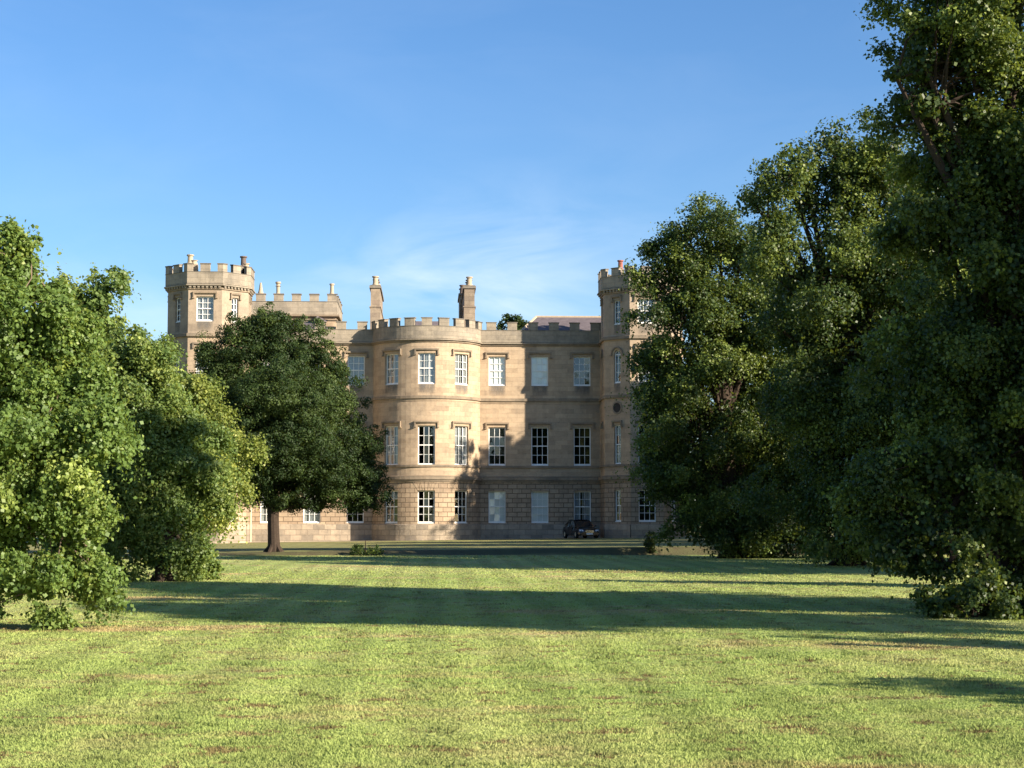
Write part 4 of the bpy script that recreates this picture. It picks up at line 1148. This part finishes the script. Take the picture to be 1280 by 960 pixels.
simple_tree('broadleaf tree out to the right behind the middle right-hand tree', 29, 61, 15, 4.8, 35)
simple_tree('broadleaf tree out to the right of the dark tree by the right tower', 30, 70, 16, 6, 36)
simple_tree('spreading tree far out to the right, level with the bank', 31, 91, 18, 6.5, 37, n=800)
simple_tree('broad tree out to the right, between the bank and the drive', 27, 105, 16, 6.2, 45, n=900)
tree('avenue_tree', 'big tree right of the house, throwing its shadow on the lower walls', 'tree', (31, 124.3),
     [(31.5, 124.3, 16.4, 4.3, 4.3, 4.3), (29.6, 124.3, 14.2, 3.8, 3.8, 3.8), (28.4, 124.3, 10.5, 4.2, 4.2, 3.6), (34.5, 124.8, 14, 4.6, 4.6, 4.8), (33, 124.3, 9.5, 6, 5.5, 5), (28.5, 124.3, 7, 4.8, 4.5, 4), (30.5, 124.3, 12.5, 4.5, 4.5, 4.5), (37, 124, 9, 5, 5, 5)],
     3600, 42, .24, M['leaf_shade'], .5, 38, csize=.6, trunk_top=13, twigs=30, group='trees out beyond the right group', core=9, lumpy=.03, bdens=3)
simple_tree('tree at the far right end of the drive', 41, 112, 19, 7.5, 39, n=800)
simple_tree('olive tree at the far left behind the left trees', -24, 100, 13, 5, 40, mat='leaf_grey', group='trees out beyond the left group')
simple_tree('broad tree left of the house and its left tower', -31, 122, 15, 6, 41, mat='leaf_grey', group='trees out beyond the left group')
simple_tree('leafy tree beyond the left edge, next to the bright nearest tree', -17, 44, 9, 4, 42, mat='leaf_lime', n=700, group='trees out beyond the left group')
for i_, (x_, y_, h_) in enumerate(((20, 112, 11), (27, 140, 14), (36, 132, 15), (46, 92, 14), (40, 70, 15), (24, 44, 5))):
    if i_ < 5: simple_tree(['broad tree between the right group and the right tower', 'tree beyond the right tower, half behind the right group', 'tall tree past the right end of the house', 'far broad tree seen low between the right-hand trunks', 'tall tree behind the nearest right-hand tree'][i_], x_, y_, h_, h_ * .36, 70 + i_, n=420, low=.12)
# treetops over the roof
p = at(647, 386, 182)
tree('pointed_tree', 'pointed dark green treetop showing over the parapet between the bow and the right-hand roof', 'tree', (p.x, 182), [(p.x, 182, p.z - 1.6, 1.3, 1.3, 1.8), (p.x - .8, 182, p.z - 3.4, 1.6, 1.6, 1.8), (p.x + .7, 182, p.z - 3, 1.3, 1.3, 1.6), (p.x, 182, p.z - 7, 3, 3, 4.5)],
     900, 42, .22, M['leaf_dark'], .4, 51, csize=.6, trunk_top=p.z - 3, twigs=20)
p = at(750, 395, 182)
tree('pointed_tree', 'tip of a distant olive tree showing between the slate roof and the right tower', 'tree', (p.x, 182), [(p.x, 182, p.z - 1.3, 1.2, 1.2, 1.2), (p.x, 182, p.z - 5, 2.8, 2.8, 3.5)],
     200, 42, .28, M['leaf_grey'], .4, 52, csize=.6, trunk_top=p.z - 3, twigs=15)
# shrubs
def shrub(name, label, px, Y, w, h, seed, mat, n=60, leaf=.08, cs=.22):
    x = at(px, 650, Y).x; z = ground_z(x, Y)
    lo = [(x, Y, z + h * .55, w * .5, w * .4, h * .45), (x - w * .22, Y, z + h * .3, w * .35, w * .3, h * .28), (x + w * .25, Y, z + h * .35, w * .3, w * .3, h * .3)]
    tree(name, label, 'shrub', (x, Y), lo, n, 42, leaf, M[mat], .03, seed, csize=cs, trunk_top=h * .7, twigs=14, zmin=.05)
shrub('leafy_shrub', 'small leafy shrub at the bank, just right of the evergreen trunk', 457, 92.6, 1.5, .5, 61, 'leaf_shade', 60)
shrub('thin_sapling', 'thin dark sapling on the bank in front of the right tower', 812, 93.5, .45, 1.3, 62, 'leaf_dark', 22, .09, .2)
shrub('low_shrub', 'low dark shrub at the foot of the biggest right-hand tree', 1215, 33.6, 2.2, .75, 63, 'leaf_shade', 260, .085, .2)
shrub('low_shrub', 'low grey-green shrub under the dull bushy tree on the left', 255, 55.5, .9, .8, 64, 'leaf_grey', 70, .09, .2)

# ------------------------------------------------------------------ grass blades over the nearer lawn
def grass():
    rg = np.random.default_rng(5); n = 760000
    y = 1 / rg.uniform(1 / 92.5, 1 / 9.5, n)
    x = y * (0.046 + rg.uniform(-.36, .36, n))
    # tufts
    tuft = rg.random(n) < .45
    s = 0.5 + 0.5 * np.sin(x * 1.3 + np.sin(y * 1.1) * 1.5) * np.sin(y * 1.7 + np.sin(x * .9))
    zz = -0.25 + 0.025 * np.sin(x * 0.31 + 1.1) * np.sin(y * 0.23)
    x[y > 60] *= 1.35
    h = rg.uniform(.010, .028, n) * (.75 + .5 * s) * (1 + (y - 10) * .008); w = .0045 + .00038 * y
    a = rg.uniform(0, 6.28, n); lean = rg.uniform(.2, 1.1, n) * h; la = rg.uniform(0, 6.28, n)
    B = np.stack([x, y, zz - .004], 1)
    side = np.stack([np.cos(a) * w, np.sin(a) * w, 0 * a], 1)
    top = B + np.stack([np.cos(la) * lean, np.sin(la) * lean, h], 1)
    V = np.empty((n, 3, 3)); V[:, 0] = B - side; V[:, 1] = B + side; V[:, 2] = top
    # scattered coarse tufts and weeds the mower missed
    q = 1500; ty = 1 / rg.uniform(1 / 60., 1 / 10., q); tx = ty * (.046 + rg.uniform(-.36, .36, q)); k = 16
    by = np.repeat(ty, k) + rg.normal(0, .05, q * k); bx_ = np.repeat(tx, k) + rg.normal(0, .07, q * k)
    hz = np.repeat(rg.uniform(.02, .065, q), k) * rg.uniform(.6, 1.1, q * k); a2 = rg.uniform(0, 6.28, q * k); w2 = .006 + .0003 * by
    B2 = np.stack([bx_, by, -0.254 + 0.025 * np.sin(bx_ * 0.31 + 1.1) * np.sin(by * 0.23)], 1); s2 = np.stack([np.cos(a2) * w2, np.sin(a2) * w2, 0 * a2], 1)
    T2 = B2 + np.stack([rg.normal(0, .03, q * k), rg.normal(0, .03, q * k), hz], 1)
    V2 = np.empty((q * k, 3, 3)); V2[:, 0] = B2 - s2; V2[:, 1] = B2 + s2; V2[:, 2] = T2
    V = np.concatenate([V, V2]); tt = np.concatenate([np.clip(rg.normal(.5, .2, n), 0, 1), np.repeat(np.clip(rg.normal(.12, .15, q), 0, 1), k)])
    me = quads_mesh('grass', V.reshape(-1, 3), 3, tt, M['blade'])
    o = bpy.data.objects.new('grass', me); col.objects.link(o)
    tag(o, 'short mown grass of the foreground lawn, dry and yellow in patches', 'grass', kind='stuff')
grass()
